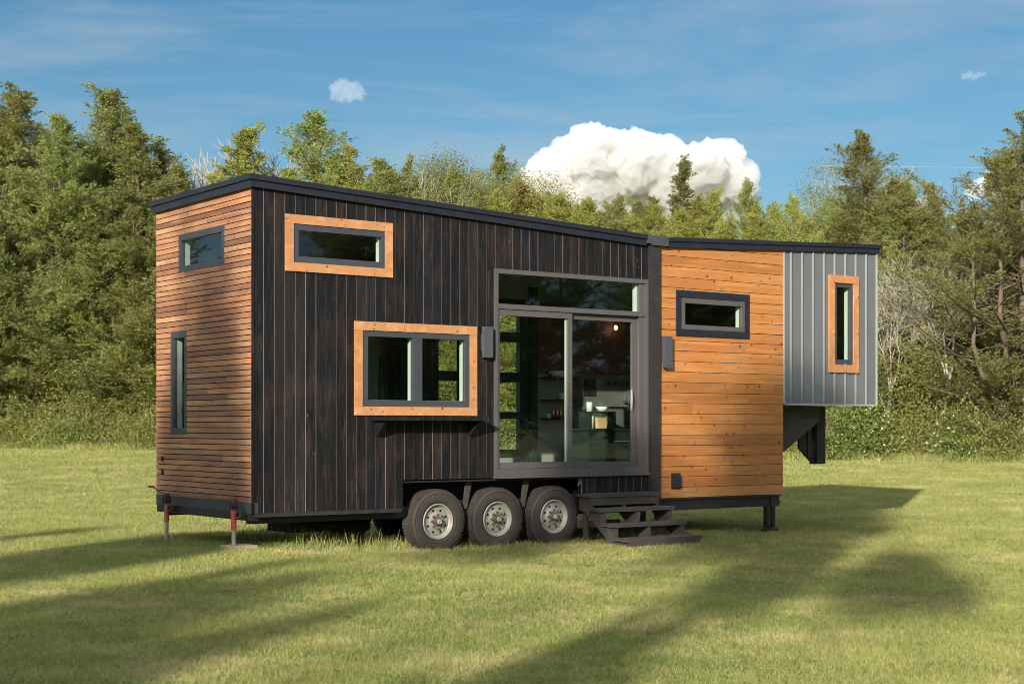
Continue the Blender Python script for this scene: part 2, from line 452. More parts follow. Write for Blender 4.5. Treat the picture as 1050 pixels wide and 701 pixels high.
mx2 = wt.nodes.new('ShaderNodeMix'); mx2.data_type = 'RGBA'
wt.links.new(fill_mask, mx2.inputs[0]); wt.links.new(hz.outputs[2], mx2.inputs[6]); mx2.inputs[7].default_value = (SKY_FILL, SKY_FILL * 1.02, SKY_FILL * 1.06, 1)
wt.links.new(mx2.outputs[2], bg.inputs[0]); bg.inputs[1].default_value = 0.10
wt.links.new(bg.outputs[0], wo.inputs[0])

sun = bpy.data.lights.new('sun', 'SUN'); sun.energy = 4.4; sun.angle = R(0.6); sun.color = (1.0, 0.90, 0.76)
so = bpy.data.objects.new('sun', sun); C.objects.link(so)
sd = Vector((SUN_AZ[0] * math.cos(SUN_EL), SUN_AZ[1] * math.cos(SUN_EL), -math.sin(SUN_EL)))
so.rotation_euler = sd.to_track_quat('-Z', 'Y').to_euler(); so.location = (-20, -15, 20)

cam = bpy.data.cameras.new('camera'); co = bpy.data.objects.new('camera', cam); C.objects.link(co)
cam.sensor_width = 36; cam.lens = 1598 / 1050 * 36; cam.shift_y = (438 - 350.5) / 1050
cam.clip_end = 6000; cam.clip_start = 0.1
co.location = (CAM[0], CAM[1], CAMZ)
co.rotation_euler = Vector((FW[0], FW[1], 0)).to_track_quat('-Z', 'Y').to_euler()
sc.camera = co
sc.view_settings.view_transform = 'Standard'; sc.view_settings.look = 'None'
sc.view_settings.exposure = 1.0; sc.view_settings.gamma = 1.0
sc.cycles.max_bounces = 10; sc.cycles.volume_bounces = 6; sc.cycles.transparent_max_bounces = 16
sc.cycles.use_denoising = True; sc.cycles.filter_width = 0.95

# ------------------------------------------------------------------ ground
def build_ground():
    xs = np.concatenate([[-1500, -600, -250, -120], np.linspace(-70, 110, 181), [160, 300, 700, 1500]])
    ys = np.concatenate([[-1500, -600, -250, -120], np.linspace(-60, 110, 171), [160, 300, 700, 1500]])
    X, Y = np.meshgrid(xs, ys, indexing='ij')
    Z = gz(X, Y)
    V = np.stack([X, Y, Z], -1).reshape(-1, 3)
    nx, ny = len(xs), len(ys)
    i, j = np.meshgrid(np.arange(nx - 1), np.arange(ny - 1), indexing='ij')
    a = (i * ny + j).ravel()
    F = np.stack([a, a + ny, a + ny + 1, a + 1], 1)
    o = link('ground', tri_mesh('ground', V, F, smooth=True), M['lawn'])
    tag(o, 'broad mown lawn running back to the treeline', kind='structure')

def build_grass():
    # short mown blades, thicker on the ground near the photographer
    N = 1150000
    u = rng.random(N)
    D0, D1 = 7.6, 66.0
    D = (D0 ** -0.15 + u * (D1 ** -0.15 - D0 ** -0.15)) ** (-1 / 0.15)
    l = (rng.random(N) - 0.5) * 2 * (D * 0.36 + 0.8)
    P = CAM[None] + D[:, None] * FW[None] + l[:, None] * RT[None]
    tuft = np.array([0.0] * N)
    s = 3.1
    n1 = np.sin(P[:, 0] * s + 1.3 * np.sin(P[:, 1] * 2.1)) * np.sin(P[:, 1] * s * 0.9 + 1.7 * np.sin(P[:, 0] * 1.7))
    cl = np.sin(P[:, 0] * 41 + 3 * np.sin(P[:, 1] * 17)) * np.sin(P[:, 1] * 37 + 3 * np.sin(P[:, 0] * 19))
    H = (0.013 + 0.020 * rng.random(N)) * (1 + 0.25 * n1 + 0.45 * cl)
    H = H * (1 + 0.022 * (D - 8)); H = np.where(rng.random(N) < .012, H * 2.0, H)
    # longer, unmown fringe below the trailer and round the wheels
    e = np.exp(-np.maximum(0, np.abs(P[:, 1] - 0.15) - 0.25) ** 2 / 0.03)
    under = (P[:, 0] > 0.3) & (P[:, 0] < 4.6)
    H = np.where(under, H * (1 + 1.2 * e * rng.random(N)), H)
    e2 = (P[:, 0] > 0.9) & (P[:, 0] < 8.2) & (P[:, 1] > 0.3) & (P[:, 1] < 2.6)
    H = np.where(e2, H * (1.2 + 1.6 * rng.random(N)), H)
    W = 0.0025 * (D / 8) ** 0.95 * (0.7 + 0.6 * rng.random(N))
    az = rng.random(N) * 2 * np.pi
    lean = (0.2 + 1.3 * rng.random(N)) * H
    la = rng.random(N) * 2 * np.pi
    z = gz(P[:, 0], P[:, 1])
    base = np.stack([P[:, 0], P[:, 1], z - 0.004], 1)
    du = np.stack([np.cos(az) * W, np.sin(az) * W, np.zeros(N)], 1)
    tip = base + np.stack([np.cos(la) * lean, np.sin(la) * lean, H], 1)
    V = np.stack([base - du, base + du, tip], 1).reshape(-1, 3)
    F = np.arange(3 * N).reshape(-1, 3)
    # long unmown fringe where the lawn meets the wood
    n3 = 60000; l3 = (rng.random(n3) - .5) * 56
    D3 = np.interp(l3, [-60, -22, 18, 60], [66, 60, 50, 42]) - 1.5 + 1.9 * rng.random(n3) ** .6 + .5 * np.sin(l3 * 1.3) + .3 * np.sin(l3 * 3.7)
    b3 = CAM[None] + D3[:, None] * FW[None] + l3[:, None] * RT[None]
    h3 = .08 + .28 * rng.random(n3) ** 2; a3 = rng.random(n3) * 6.28
    base3 = np.stack([b3[:, 0], b3[:, 1], gz(b3[:, 0], b3[:, 1])], 1); d3 = np.stack([np.cos(a3) * .013, np.sin(a3) * .013, 0 * a3], 1)
    t3 = base3 + np.stack([rng.normal(0, .3, n3) * h3, rng.normal(0, .3, n3) * h3, h3], 1)
    V = np.concatenate([V, np.stack([base3 - d3, base3 + d3, t3], 1).reshape(-1, 3)]); F = np.arange(len(V)).reshape(-1, 3)
    # tall weeds below the chassis between the corner and the first wheel
    n2 = 900
    x = 0.7 + rng.random(n2) * 1.5; y = 0.35 + rng.random(n2) * 1.5
    h = 0.08 + 0.20 * rng.random(n2) ** 1.6; w = 0.006
    az = rng.random(n2) * 2 * np.pi; la = rng.random(n2) * 2 * np.pi
    b = np.stack([x, y, gz(x, y)], 1); du = np.stack([np.cos(az) * w, np.sin(az) * w, 0 * x], 1)
    t = b + np.stack([np.cos(la) * h * .3, np.sin(la) * h * .3, h], 1)
    V2 = np.stack([b - du, b + du, t], 1).reshape(-1, 3)
    F2 = np.arange(3 * n2).reshape(-1, 3) + len(V)
    o = link('grass', tri_mesh('grass', np.concatenate([V, V2]), np.concatenate([F, F2])), M['blade'])
    tag(o, 'short mown grass blades with dry straw patches across the lawn', 'grass', kind='stuff')

# ------------------------------------------------------------------ the tiny house
CX_L, CX_P0, CX_P1, CX_C1, CX_G1 = 0.0, 5.73, 5.90, 8.24, 10.21
WD = 2.58                                    # width of the house
def roofL(x): return 4.158 - 0.0433 * x      # top of the left roof
def roofR(x): return 3.907 + 0.0449 * (x - 6.02)
def fasL(x): return 4.019 - 0.0440 * x
def fasR(x): return 3.765 + 0.0480 * (x - 5.9)

def rect_minus(rect, holes):
    out = [rect]
    for hx0, hx1, hz0, hz1 in holes:
        nxt = []
        for x0, x1, z0, z1 in out:
            if hx1 <= x0 or hx0 >= x1 or hz1 <= z0 or hz0 >= z1: nxt.append((x0, x1, z0, z1)); continue
            if hz0 > z0: nxt.append((x0, x1, z0, hz0))
            if hz1 < z1: nxt.append((x0, x1, hz1, z1))
            zz0, zz1 = max(z0, hz0), min(z1, hz1)
            if hx0 > x0: nxt.append((x0, hx0, zz0, zz1))
            if hx1 < x1: nxt.append((hx1, x1, zz0, zz1))
        out = nxt
    return [r for r in out if r[1] - r[0] > 0.004 and r[3] - r[2] > 0.004]

class Face:
    """boxes laid out on a wall face: a along the wall, o outwards"""
    def __init__(s, kind): s.k = kind
    def box(s, mb, a0, a1, o0, o1, z0, z1, m=0):
        if s.k == 'L': mb.box(a0, a1, -o1, -o0, z0, z1, m)
        else: mb.box(-o1, -o0, a0, a1, z0, z1, m)
    def ring(s, mb, a0, a1, z0, z1, w, o0, o1, m=0, wt=None, wb=None):
        wt = wt or w; wb = wb or w
        s.box(mb, a0, a1, o0, o1, z1 - wt, z1, m)
        s.box(mb, a0, a1, o0, o1, z0, z0 + wb, m)
        s.box(mb, a0, a0 + w, o0, o1, z0 + wb + 0.0015, z1 - wt - 0.0015, m)
        s.box(mb, a1 - w, a1, o0, o1, z0 + wb + 0.0015, z1 - wt - 0.0015, m)
FL, FE = Face('L'), Face('E')

# openings cut in the shell (a0,a1,z0,z1)
W1 = (0.489, 1.698, 3.240, 3.660); W2 = (1.380, 2.881, 1.640, 2.520)
DOOR = (3.25, 5.69, 0.83, 3.31)
W3 = (6.291, 7.503, 2.690, 3.140); W4 = (9.280, 9.685, 2.326, 3.489)
E1 = (0.697, 1.926, 3.238, 3.685); E2 = (1.701, 2.153, 1.318, 2.542)
WHEEL = (1.926, 4.62, 0.0, 0.787)

def window(house, face, outer, trim_w, trim_mat, frame_w, panes=1, name='window', label=None, jamb_side=1, trim_box=None):
    a0, a1, z0, z1 = outer
    f = MB()
    face.ring(f, a0 - 0.004, a1 + 0.004, z0 - 0.004, z1 + 0.004, frame_w, -0.045, 0.008)
    if panes == 2:
        mid = (a0 + a1) / 2
        face.box(f, mid - 0.065, mid + 0.065, -0.044, 0.006, z0 + frame_w - 0.002, z1 - frame_w + 0.002)
        face.box(f, mid - 0.006, mid + 0.006, 0.006, 0.010, z0 + frame_w, z1 - frame_w)
    # thin inner bead
    win = f.build(name, M['frame'] if trim_mat != 'dark' else M['bronze'], house)
    if label: win['label'] = label
    if trim_w and trim_box:
        t = MB(); b0, b1, y0, y1 = trim_box; dp = 0.020 if b0 < 9 else 0.034
        face.box(t, b0, b1, 0.0, dp, y1 - trim_w[1], y1)
        face.box(t, b0, b1, 0.0, dp, y0, y0 + trim_w[1])
        face.box(t, b0, b0 + trim_w[0], 0.0, dp - 0.002, y0 + trim_w[1] + 0.001, y1 - trim_w[1] - 0.001)
        face.box(t, b1 - trim_w[0], b1, 0.0, dp - 0.002, y0 + trim_w[1] + 0.001, y1 - trim_w[1] - 0.001)
        t.build('trim', M['fascia'] if trim_mat == 'dark' else M['trim'], win)
    segs = [(a0 + frame_w, a1 - frame_w)] if panes == 1 else [(a0 + frame_w, (a0 + a1) / 2 - 0.065), ((a0 + a1) / 2 + 0.065, a1 - frame_w)]
    for s0, s1 in segs:
        g = MB(); face.box(g, s0 - 0.004, s1 + 0.004, -0.024, -0.014, z0 + frame_w - 0.004, z1 - frame_w + 0.004)
        g.build('pane', M['glass'], win)
        j = MB()   # white inner jamb seen through the glass
        if jamb_side > 0: face.box(j, s1 - 0.002, s1 + 0.014, -0.105, -0.046, z0 + frame_w, z1 - frame_w)
        else: face.box(j, s0 - 0.014, s0 + 0.002, -0.105, -0.046, z0 + frame_w, z1 - frame_w)
        face.box(j, s0 - 0.01, s1 + 0.01, -0.143, -0.047, z0 + frame_w - 0.016, z0 + frame_w - 0.002)
        j.build('jamb', M['white'], win)
    return win

def build_house():
    H = empty('tiny_house', (0, 0, 0))
    tag(H, 'black, orange and grey tiny house on a triple-axle gooseneck trailer', 'tiny house')
    # ---- charred side wall
    rnd = random.Random(3)
    b = MB(); back = MB()
    holes = [W1, W2, DOOR, WHEEL]
    x = 0.0
    while x < 5.725:
        w = min(0.1305, 5.728 - x)
        top = fasL(x + w) + 0.05
        for r in rect_minus((x, x + w - 0.009, 0.46, top), holes):
            o = rnd.uniform(-0.002, 0.002)
            FL.box(b, r[0], r[1], -0.006, o, r[2], r[3])
        x += w
    x = 0.012
    while x < 5.72:
        w = min(0.44, 5.722 - x)
        for r in rect_minus((x, x + w, 0.462, fasL(x + w) + 0.03), [W1, W2, DOOR, WHEEL]):
            FL.box(back, r[0], r[1], -0.10, -0.0045, r[2], r[3])
        x += w
    wall = b.build('charred_board_wall', M['char'], H)
    back.build('wall_backing', M['groove'], wall)
    # skirt piece with the slanted end right of the wheel arch
    s = MB(); s.prism_y([(4.70, 0.783), (4.56, 0.60), (4.56, 0.30), (5.728, 0.30), (5.728, 0.783)][::-1], 0.03, 0.06)
    for i in range(20):
        xa = 4.72 + i * 0.0505
        s.box(xa, xa + 0.046, 0.012, 0.028, 0.32, 0.783)
    s.build('skirt', M['char'], H)
    # ---- end wall slats
    b = MB(); zt = fasL(0) + 0.03; z = 0.578
    while z < zt:
        for r in rect_minus((0.022, WD, z, z + 0.0535), [(E1[0], E1[1], E1[2], E1[3]), (E2[0], E2[1], E2[2], E2[3])]):
            cuts = [r[0]] + ([] if r[1] - r[0] < 1.2 or rnd.random() < 0.45 else [r[0] + (r[1] - r[0]) * rnd.uniform(0.25, 0.75)]) + [r[1]]
            for c0, c1 in zip(cuts[:-1], cuts[1:]):
                FE.box(b, c0, c1 - 0.0015, -0.012, rnd.uniform(0.006, 0.010), r[2], r[3])
        z += 0.0635
    ew = b.build('slat_end_wall', M['slat'], H)
    k = MB()
    for r in rect_minus((0.012, WD - 0.01, 0.58, 4.0), [E1, E2]): FE.box(k, r[0], r[1], -0.10, -0.014, r[2], r[3])
    k.build('wall_backing', M['dark_gap'], ew)
    k = MB()
    FE.box(k, 2.36, 2.40, 0.009, 0.022, .99, 1.05)
    k.build('outlet', M['black'], ew)
    k = MB(); FE.box(k, 2.36, 2.40, 0.009, 0.022, .83, .89); k.build('outlet', M['black'], ew)
    k = MB(); FE.box(k, 0.0, WD + 0.005, -0.06, 0.004, 0.455, 0.577)
    k.build('end_band', M['band'], H)
    k = MB(); k.box(-0.014, 0.012, -0.006, 0.0215, 0.458, fasL(0) + 0.04)
    k.build('corner_trim', M['char'], H)
    # ---- cedar wall
    b = MB(); z = 0.468; top0 = 3.99
    while z < top0:
        zz1 = z + 0.133
        for r in rect_minus((CX_P1, CX_C1, z, zz1), [W3]):
            # clip each plank to the rising eave
            xs = [r[0]]
            if r[1] - r[0] > 1.5 and rnd.random() < 0.6: xs.append(r[0] + (r[1] - r[0]) * rnd.uniform(0.2, 0.8))
            xs.append(r[1])
            for c0, c1 in zip(xs[:-1], xs[1:]):
                def lim(xx, zz): return min(zz, fasR(xx) + 0.04)
                if r[2] >= lim(c1, 9): continue
                if lim(c0, 9) >= r[3]:
                    FL.box(b, c0, c1 - 0.002, -0.012, 0.002 + rnd.uniform(-.0015, .0015), r[2], r[3])
                else:
                    xs_ = c0 if lim(c0, 9) > r[2] else c0 + (r[2] - lim(c0, 9)) / 0.048 + 0.01
                    poly = [(xs_, r[2]), (c1 - 0.002, r[2]), (c1 - 0.002, lim(c1, r[3])), (xs_, max(lim(xs_, r[3]), r[2] + 0.002))]
                    b.prism_y(poly, -0.002, 0.012)
        z += 0.1395
    cw_ = b.build('cedar_wall', M['cedar'], H)
    k = MB()
    for r in rect_minus((CX_P1, CX_C1 - 0.01, 0.475, 3.76), [W3]): FL.box(k, r[0], r[1], -0.10, -0.013, r[2], r[3])
    k.build('wall_backing', M['dark_gap'], cw_)
    k = MB(); FL.box(k, 6.125, 6.285, 0.003, 0.012, 0.585, 0.795); FL.box(k, 6.15, 6.26, 0.012, 0.055, 0.60, 0.765)
    v = k.build('outlet_cover', M['post'], cw_)
    # ---- ribbed metal box over the gooseneck
    b = MB(); prof = [(0.0, 0.0)]
    x = CX_C1 + 0.004; pts = [(x, 0.0)]
    pitch = 0.2255; xr = 8.375
    while xr < CX_G1 - 0.06:
        pts += [(xr, 0.0), (xr + 0.013, 0.022), (xr + 0.026, 0.022), (xr + 0.034, 0.0)]
        xr += pitch
    pts.append((CX_G1, 0.0))
    for (p0, o0), (p1, o1) in zip(pts[:-1], pts[1:]):
        if p1 - p0 < 1e-5: continue
        for r in rect_minus((p0, p1, 1.735, 4.05), [W4]):
            t0 = min(r[3], fasR(r[0]) + 0.03); t1 = min(r[3], fasR(r[1]) + 0.03)
            def oo(xx): return o0 + (o1 - o0) * (xx - p0) / (p1 - p0)
            b.add([(r[0], -oo(r[0]), r[2]), (r[1], -oo(r[1]), r[2]), (r[1], -oo(r[1]), t1), (r[0], -oo(r[0]), t0)], [(0, 1, 2, 3)])
    # closing faces: end wall, and thickness behind
    b.box(CX_G1 - 0.02, CX_G1, 0.004, WD, 1.735, 3.96)
    gw = b.build('ribbed_metal_wall', M['siding'], H, fix=False)
    k = MB()
    for r in rect_minus((CX_C1 - 0.008, CX_G1 - 0.022, 1.74, 3.83), [W4]): FL.box(k, r[0], r[1], -0.10, -0.006, r[2], r[3])
    k.build('wall_backing', M['dark_gap'], gw)
    k = MB(); k.box(CX_C1 - 0.002, CX_C1 + 0.02, -0.012, -0.004, 1.735, fasR(CX_C1) + 0.03)
    k.box(CX_G1 - 0.022, CX_G1 + 0.006, -0.012, 0.0015, 1.722, 3.97)
    k.box(CX_C1 + 0.022, CX_G1 - 0.024, -0.034, -0.001, 1.715, 1.737)
    k.build('edge_trim', M['siding_trim'], gw)
    # ---- joint post and cap
    k = MB(); k.box(5.745, 5.90, -0.045, 0.02, 0.42, 3.80); k.box(5.722, 5.742, -0.02, 0.02, 0.42, 3.80)
    po = k.build('steel_post', M['post'], H)
    k = MB(); k.box(5.735, 6.02, -0.075, 0.0, 3.782, 3.908); k.box(5.66, 5.734, -0.07, 0, 3.80, 3.915)
    k.build('cap', M['capm'], po)
    # ---- roof
    k = MB()
    def slab(x0, x1, t0, t1, h, y0, y1):
        k.prism_y([(x0, t0 - h), (x1, t1 - h), (x1, t1), (x0, t0)], y0, y1)
    slab(-0.050, 5.655, fasL(-.05) + 0.082, fasL(5.655) + 0.082, 0.08, -0.045, WD + 0.05)
    slab(-0.072, 5.655, roofL(-.07), roofL(5.655), 0.058, -0.068, WD + 0.07)
    slab(6.025, 10.23, fasR(6.025) + 0.088, fasR(10.23) + 0.088, 0.086, -0.045, WD + 0.05)
    slab(6.025, 10.25, roofR(6.025), roofR(10.25), 0.052, -0.066, WD + 0.07)
    slab(5.655, 6.025, 3.89, 3.89, 0.12, 0.002, WD + 0.05)
    k.build('roof', M['fascia'], H)
    # ---- closed shell: back, floor, ceiling, inner lining, far glazed door
    BW = WD
    k = MB(); GH = (3.9, 5.52, 1.0, 3.2)
    for r in rect_minus((0.0, CX_C1, 0.47, 3.72), [GH]): k.box(r[0], r[1], BW - 0.1, BW - 0.02, r[2], r[3])
    k.prism_y([(0.0, 3.722), (5.7, 3.722), (5.7, 3.78), (0.0, 4.0)], BW - 0.1, BW - 0.02)
    k.box(CX_C1, CX_G1 - 0.022, BW - 0.1, BW - 0.02, 1.74, 3.83)
    k.box(CX_C1 - 0.1, CX_C1 - 0.002, 0.103, BW - 0.102, 0.47, 1.73)
    k.build('back_wall', M['char'], H)
    k = MB(); k.box(0.1, CX_C1 - 0.102, 0.102, BW - 0.102, 0.774, 0.79); k.box(CX_C1 - 0.1, CX_G1 - 0.024, 0.102, BW - 0.102, 1.74, 1.80)
    k.build('floor_deck', M['floor'], H)
    k = MB()
    k.prism_y([(0.1, 3.86), (5.7, 3.62), (8.2, 3.74), (10.1, 3.82), (10.1, 3.84), (8.2, 3.76), (5.7, 3.64), (0.1, 3.88)], 0.11, BW - 0.11)
    k.build('ceiling', M['inside'], H)
    k = MB()
    for r in rect_minus((0.1, 8.13, 0.80, 3.6), [W1, W2, DOOR, W3]): k.box(r[0], r[1], 0.1005, 0.106, r[2], r[3])
    for r in rect_minus((0.1, 8.13, 0.80, 3.6), [GH]): k.box(r[0], r[1], BW - 0.108, BW - 0.1015, r[2], r[3])
    for r in rect_minus((0.11, BW - 0.11, 0.80, 3.6), [E1, E2]): k.box(0.1005, 0.106, r[0], r[1], r[2], r[3])
    k.build('interior_lining', M['inside'], H)
    k = MB(); k.box(8.05, 8.13, 0.11, BW - 0.11, 0.80, 3.6)
    k.build('partition', M['counter'], H)
    k = MB(); k.box(0.11, 3.0, 0.11, BW - 0.11, 2.98, 3.08); k.build('loft_floor', M['floor'], H)
    # glazed overhead door in the far wall
    k = MB(); y0, y1 = BW - 0.13, BW - 0.04
    k.box(3.86, 3.98, y0, y1, 0.98, 3.22); k.box(5.45, 5.60, y0, y1, 0.98, 3.22)
    for z0, z1 in ((0.98, 1.09), (1.52, 1.62), (2.04, 2.18), (2.61, 2.75), (3.13, 3.22)): k.box(3.981, 5.449, y0 + .002, y1 - .002, z0, z1)
    k.box(5.602, 5.70, 2.36, y1, 0.80, 3.4)      # side of the green cabinet
    gd = k.build('glazed_rear_door', M['green_frame'], H)
    for z0, z1 in ((1.09, 1.52), (1.62, 2.04), (2.18, 2.61), (2.75, 3.13)):
        g = MB(); g.box(3.981, 5.449, BW - 0.085, BW - 0.08, z0 + .001, z1 - .001); g.build('pane', M['glass'], gd)
    # ---- windows
    window(H, FL, W1, (0.105, 0.100), 'wood', 0.070, label='wide low upper window in an orange wood surround', trim_box=(0.386, 1.784, 3.134, 3.764))
    window(H, FL, W2, (0.105, 0.100), 'wood', 0.078, panes=2, label='large twin-pane window in an orange wood surround', trim_box=(1.272, 2.976, 1.540, 2.613))
    window(H, FL, W3, (0.085, 0.092), 'dark', 0.085, label='wide grey window in a black surround on the orange wall', trim_box=(6.208, 7.563, 2.618, 3.226))
    window(H, FL, W4, (0.112, 0.110), 'wood', 0.062, label='tall narrow window in an orange surround on grey metal', trim_box=(9.163, 9.790, 2.193, 3.600))
    window(H, FE, E1, None, 'none', 0.075, label='wide upper window in the slatted end wall', jamb_side=1)
    window(H, FE, E2, None, 'none', 0.078, label='tall narrow window in the slatted end wall', jamb_side=1)
    # ---- sliding glass door
    k = MB()
    x0, x1, z0, z1 = 3.235, 5.705, 0.808, 3.330
    FL.ring(k, x0, x1, z0, z1, 0.048, -0.09, 0.030, wt=0.055, wb=0.085)
    FL.box(k, x0 + 0.049, x1 - 0.049, -0.075, 0.026, 2.845, 2.905)       # transom bar
    FL.box(k, 5.56, x1 - 0.049, -0.085, 0.012, 0.894, 2.844); FL.box(k, 5.56, x1 - 0.049, -0.085, 0.012, 2.906, z1 - 0.056)
    FL.box(k, x0 - 0.01, x1 + 0.012, -0.02, 0.050, 0.778, 0.8075)
    d = k.build('sliding_door', M['bronze'], H)
    k = MB(); FL.ring(k, x0 + 0.010, 4.445, 0.896, 2.842, 0.070, -0.034, 0.010, wt=0.075, wb=0.075); k.build('fixed_panel', M['bronze'], d)
    k = MB(); FL.ring(k, 4.40, 5.555, 0.896, 2.842, 0.075, -0.080, -0.038, wt=0.075, wb=0.065); k.build('sliding_panel', M['bronze'], d)
    k = MB(); FL.box(k, x0 + 0.078, 4.377, -0.018, -0.010, 0.968, 2.770); k.build('pane', M['glass'], d)
    k = MB(); FL.box(k, 4.473, 5.482, -0.062, -0.054, 0.958, 2.770); k.build('pane', M['glass'], d)
    k = MB(); FL.box(k, x0 + 0.047, 5.562, -0.03, -0.022, 2.903, 3.278); k.build('pane', M['glass'], d)
    k = MB(); FL.box(k, 4.355, 4.374, -0.034, -0.0185, 0.97, 2.768); k.build('jamb', M['white'], d)
    k = MB(); FL.box(k, 5.54, 5.558, -0.10, -0.031, 2.91, 3.272); k.build('jamb', M['white'], d)
    k = MB(); pts = [(5.46 - 0.03 * math.sin(t), 0.026 - 0.045 * math.sin(t), 1.755 + 0.12 * (-math.cos(t))) for t in np.linspace(0, math.pi, 9)]
    k.path(pts, 0.011, 6); k.box(5.455, 5.475, 0.02, 0.04, 1.62, 1.89); k.build('handle', M['steel'], d)
    # ---- drop shelf under the big window
    k = MB(); k.box(1.50, 2.99, -0.25, -0.001, 1.478, 1.520)
    sh = k.build('drop_shelf', M['char'], H)
    for xx in (1.56, 2.86):
        k = MB(); k.prism_x([(-0.22, 1.476), (-0.004, 1.476), (-0.004, 1.31), (-0.05, 1.31)], xx, xx + 0.05); k.build('bracket', M['char'], sh)
    # ---- wall lamps
    for xx, z0, z1 in ((3.016, 2.245, 2.615), (5.925, 2.185, 2.600)):
        k = MB(); k.box(xx + .02, xx + 0.15, -0.085, -0.03, z0, z1); k.box(xx + 0.03, xx + 0.12, -0.030, 0.0, z0 + 0.08, z1 - 0.08)
        wl = k.build('wall_lamp', M['lamp'], H)
        k = MB(); k.tube((xx + .085, -.0575, z0 - .004), (xx + .085, -.0575, z0 + .01), 0.022, n=16); k.build('lens', M['ceramic'], wl)
    # ---- chassis
    k = MB()
    k.box(0.02, 8.2, 0.14, 0.22, 0.335, 0.470); k.box(0.02, 8.2, 2.30, 2.38, 0.335, 0.470)
    for xx in np.arange(0.3, 8.1, 0.61): k.box(xx, xx + 0.05, 0.221, 2.299, 0.36, 0.44)
    k.box(5.92, 8.18, 0.02, 0.10, 0.300, 0.455); k.box(5.92, 8.20, -0.01, 0.02, 0.440, 0.462)
    k.box(-0.02, 0.10, 0.05, WD - 0.05, 0.375, 0.453)
    k.box(0.02, 1.91, -0.004, 0.06, 0.415, 0.459)
    k.box(0.0, 1.90, 0.1, WD - 0.1, 0.471, 0.60); k.box(1.90, 4.72, 0.47, 2.1, 0.471, 0.60); k.box(4.72, 8.13, 0.1, WD - 0.1, 0.471, 0.60)
    ch = k.build('chassis', M['chassis'], H)
    # wheel arch lining and hangers
    k = MB(); k.box(1.93, 4.62, 0.42, 0.46, 0.30, 0.80); k.box(1.93, 4.70, 0.004, 0.46, 0.752, 0.770); k.box(1.905, 1.927, 0.0, 0.44, 0.43, 0.80)
    k.build('wheel_arch', M['black'], ch)
    for xx in (2.86, 3.73):
        k = MB(); k.prism_y([(xx, 0.42), (xx + 0.05, 0.42), (xx + 0.13, 0.785), (xx + 0.04, 0.785)], 0.10, 0.13)
        k.build('hanger', M['step'], ch)
    k = MB(); 
    for xx in (2.433, 3.303, 4.176): k.tube((xx, 0.2, 0.29), (xx, 2.4, 0.29), 0.04, n=10)
    k.build('axle', M['chassis'], ch)
    # plumbing below the floor
    k = MB(); k.tube((1.2, 0.8, 0.25), (2.0, 0.9, 0.2), 0.05, n=10); k.box(0.95, 1.65, 0.9, 1.5, 0.16, 0.36)
    k.build('waste_tank', M['black'], ch)
    # ---- landing leg at the front
    for yy in (0.0, 2.3):
        k = MB(); k.box(7.93, 7.985, yy, yy + 0.08, 0.0, 0.30); k.box(8.03, 8.085, yy, yy + 0.08, 0.0, 0.30)
        k.box(7.985, 8.03, yy + 0.02, yy + 0.06, 0.02, 0.30)
        k.box(7.90, 8.13, yy - 0.01, yy + 0.10, -0.05, -0.01); k.tube((8.0, yy + .04, 0.0), (8.0, yy + .04, -0.03), 0.04, n=8)
        k.prism_y([(8.0, 0.30), (8.12, 0.30), (8.20, 0.36), (8.0, 0.46)], yy, yy + 0.05)
        k.build('landing_leg', M['chassis'], H)
    # ---- scissor/tube jacks at the end
    for yy, col, pz in ((0.17, 'rustred', 0.118), (1.95, 'orange', 0.075)):
        k = MB(); k.tube((-0.15, yy, 0.28), (-0.15, yy, 0.50), 0.031, n=14)
        j = k.build('jack', M[col], H)
        k = MB(); k.tube((-0.15, yy, pz), (-0.15, yy, 0.28), 0.024, n=14); k.lathe([(0.0, 0), (0.05, 0), (0.05, .008), (0, .008)], -0.15, yy, pz - .005, 'z', 14); k.build('jack_tube', M['steel'], j)
        k = MB(); k.box(-0.19, -0.11, yy - 0.045, yy + 0.045, 0.505, 0.575); k.tube((-0.15, yy, .575), (-0.15, yy, .61), 0.035, n=10)
        k.tube((-.15, yy - .085, .545), (-.15, yy + .085, .545), .014, n=8); k.tube((-.23, yy - .07, .50), (-.23, yy - .07, .57), .01, n=6)
        k.path([(-.17, yy - .08, .46), (-.19, yy - .12, .40), (-.15, yy - .16, .43), (-.12, yy - .10, .48)], .011)
        k.box(-.11, .02, yy - .03, yy + .03, .40, .47); k.build('jack_bracket', M['chassis'], j)
    k = MB(); k.path([(-0.15, 1.95, 0.60), (-0.19, 2.10, 0.64), (-0.2, 2.20, 0.685)], 0.007); k.tube((-.2, 2.20, .685), (-.2, 2.36, .69), .014, n=8)
    k.build('crank_handle', M['hubrust'], H)
    # ---- gooseneck
    k = MB(); k.prism_y([(8.26, 0.88), (8.55, 1.04), (9.32, 1.50), (9.32, 1.712), (8.26, 1.712)], 0.30, 0.36)
    k.prism_y([(8.26, 0.88), (8.55, 1.04), (9.32, 1.50), (9.32, 1.712), (8.26, 1.712)], 2.2, 2.26)
    k.box(8.26, 8.34, 0.361, 2.199, 1.1, 1.71)
    gn = k.build('gooseneck_frame', M['step'], H)
    k = MB(); k.box(9.42, 9.60, 0.45, 0.60, 0.86, 1.712); k.box(9.26, 9.34, 0.48, 0.58, 0.98, 1.712)
    k.prism_y([(9.10, 1.10), (9.40, 0.86), (9.42, 0.86), (9.42, 1.16), (9.20, 1.45), (9.10, 1.36)], 0.50, 0.54)
    k.build('hitch_column', M['chassis'], gn)
    k = MB(); k.lathe([(0, .03), (.055, .03), (.06, 0)], CX_C1 - 0.002, 0.16, 0.72, 'x', 18); k.build('inlet_cap', M['black'], H)
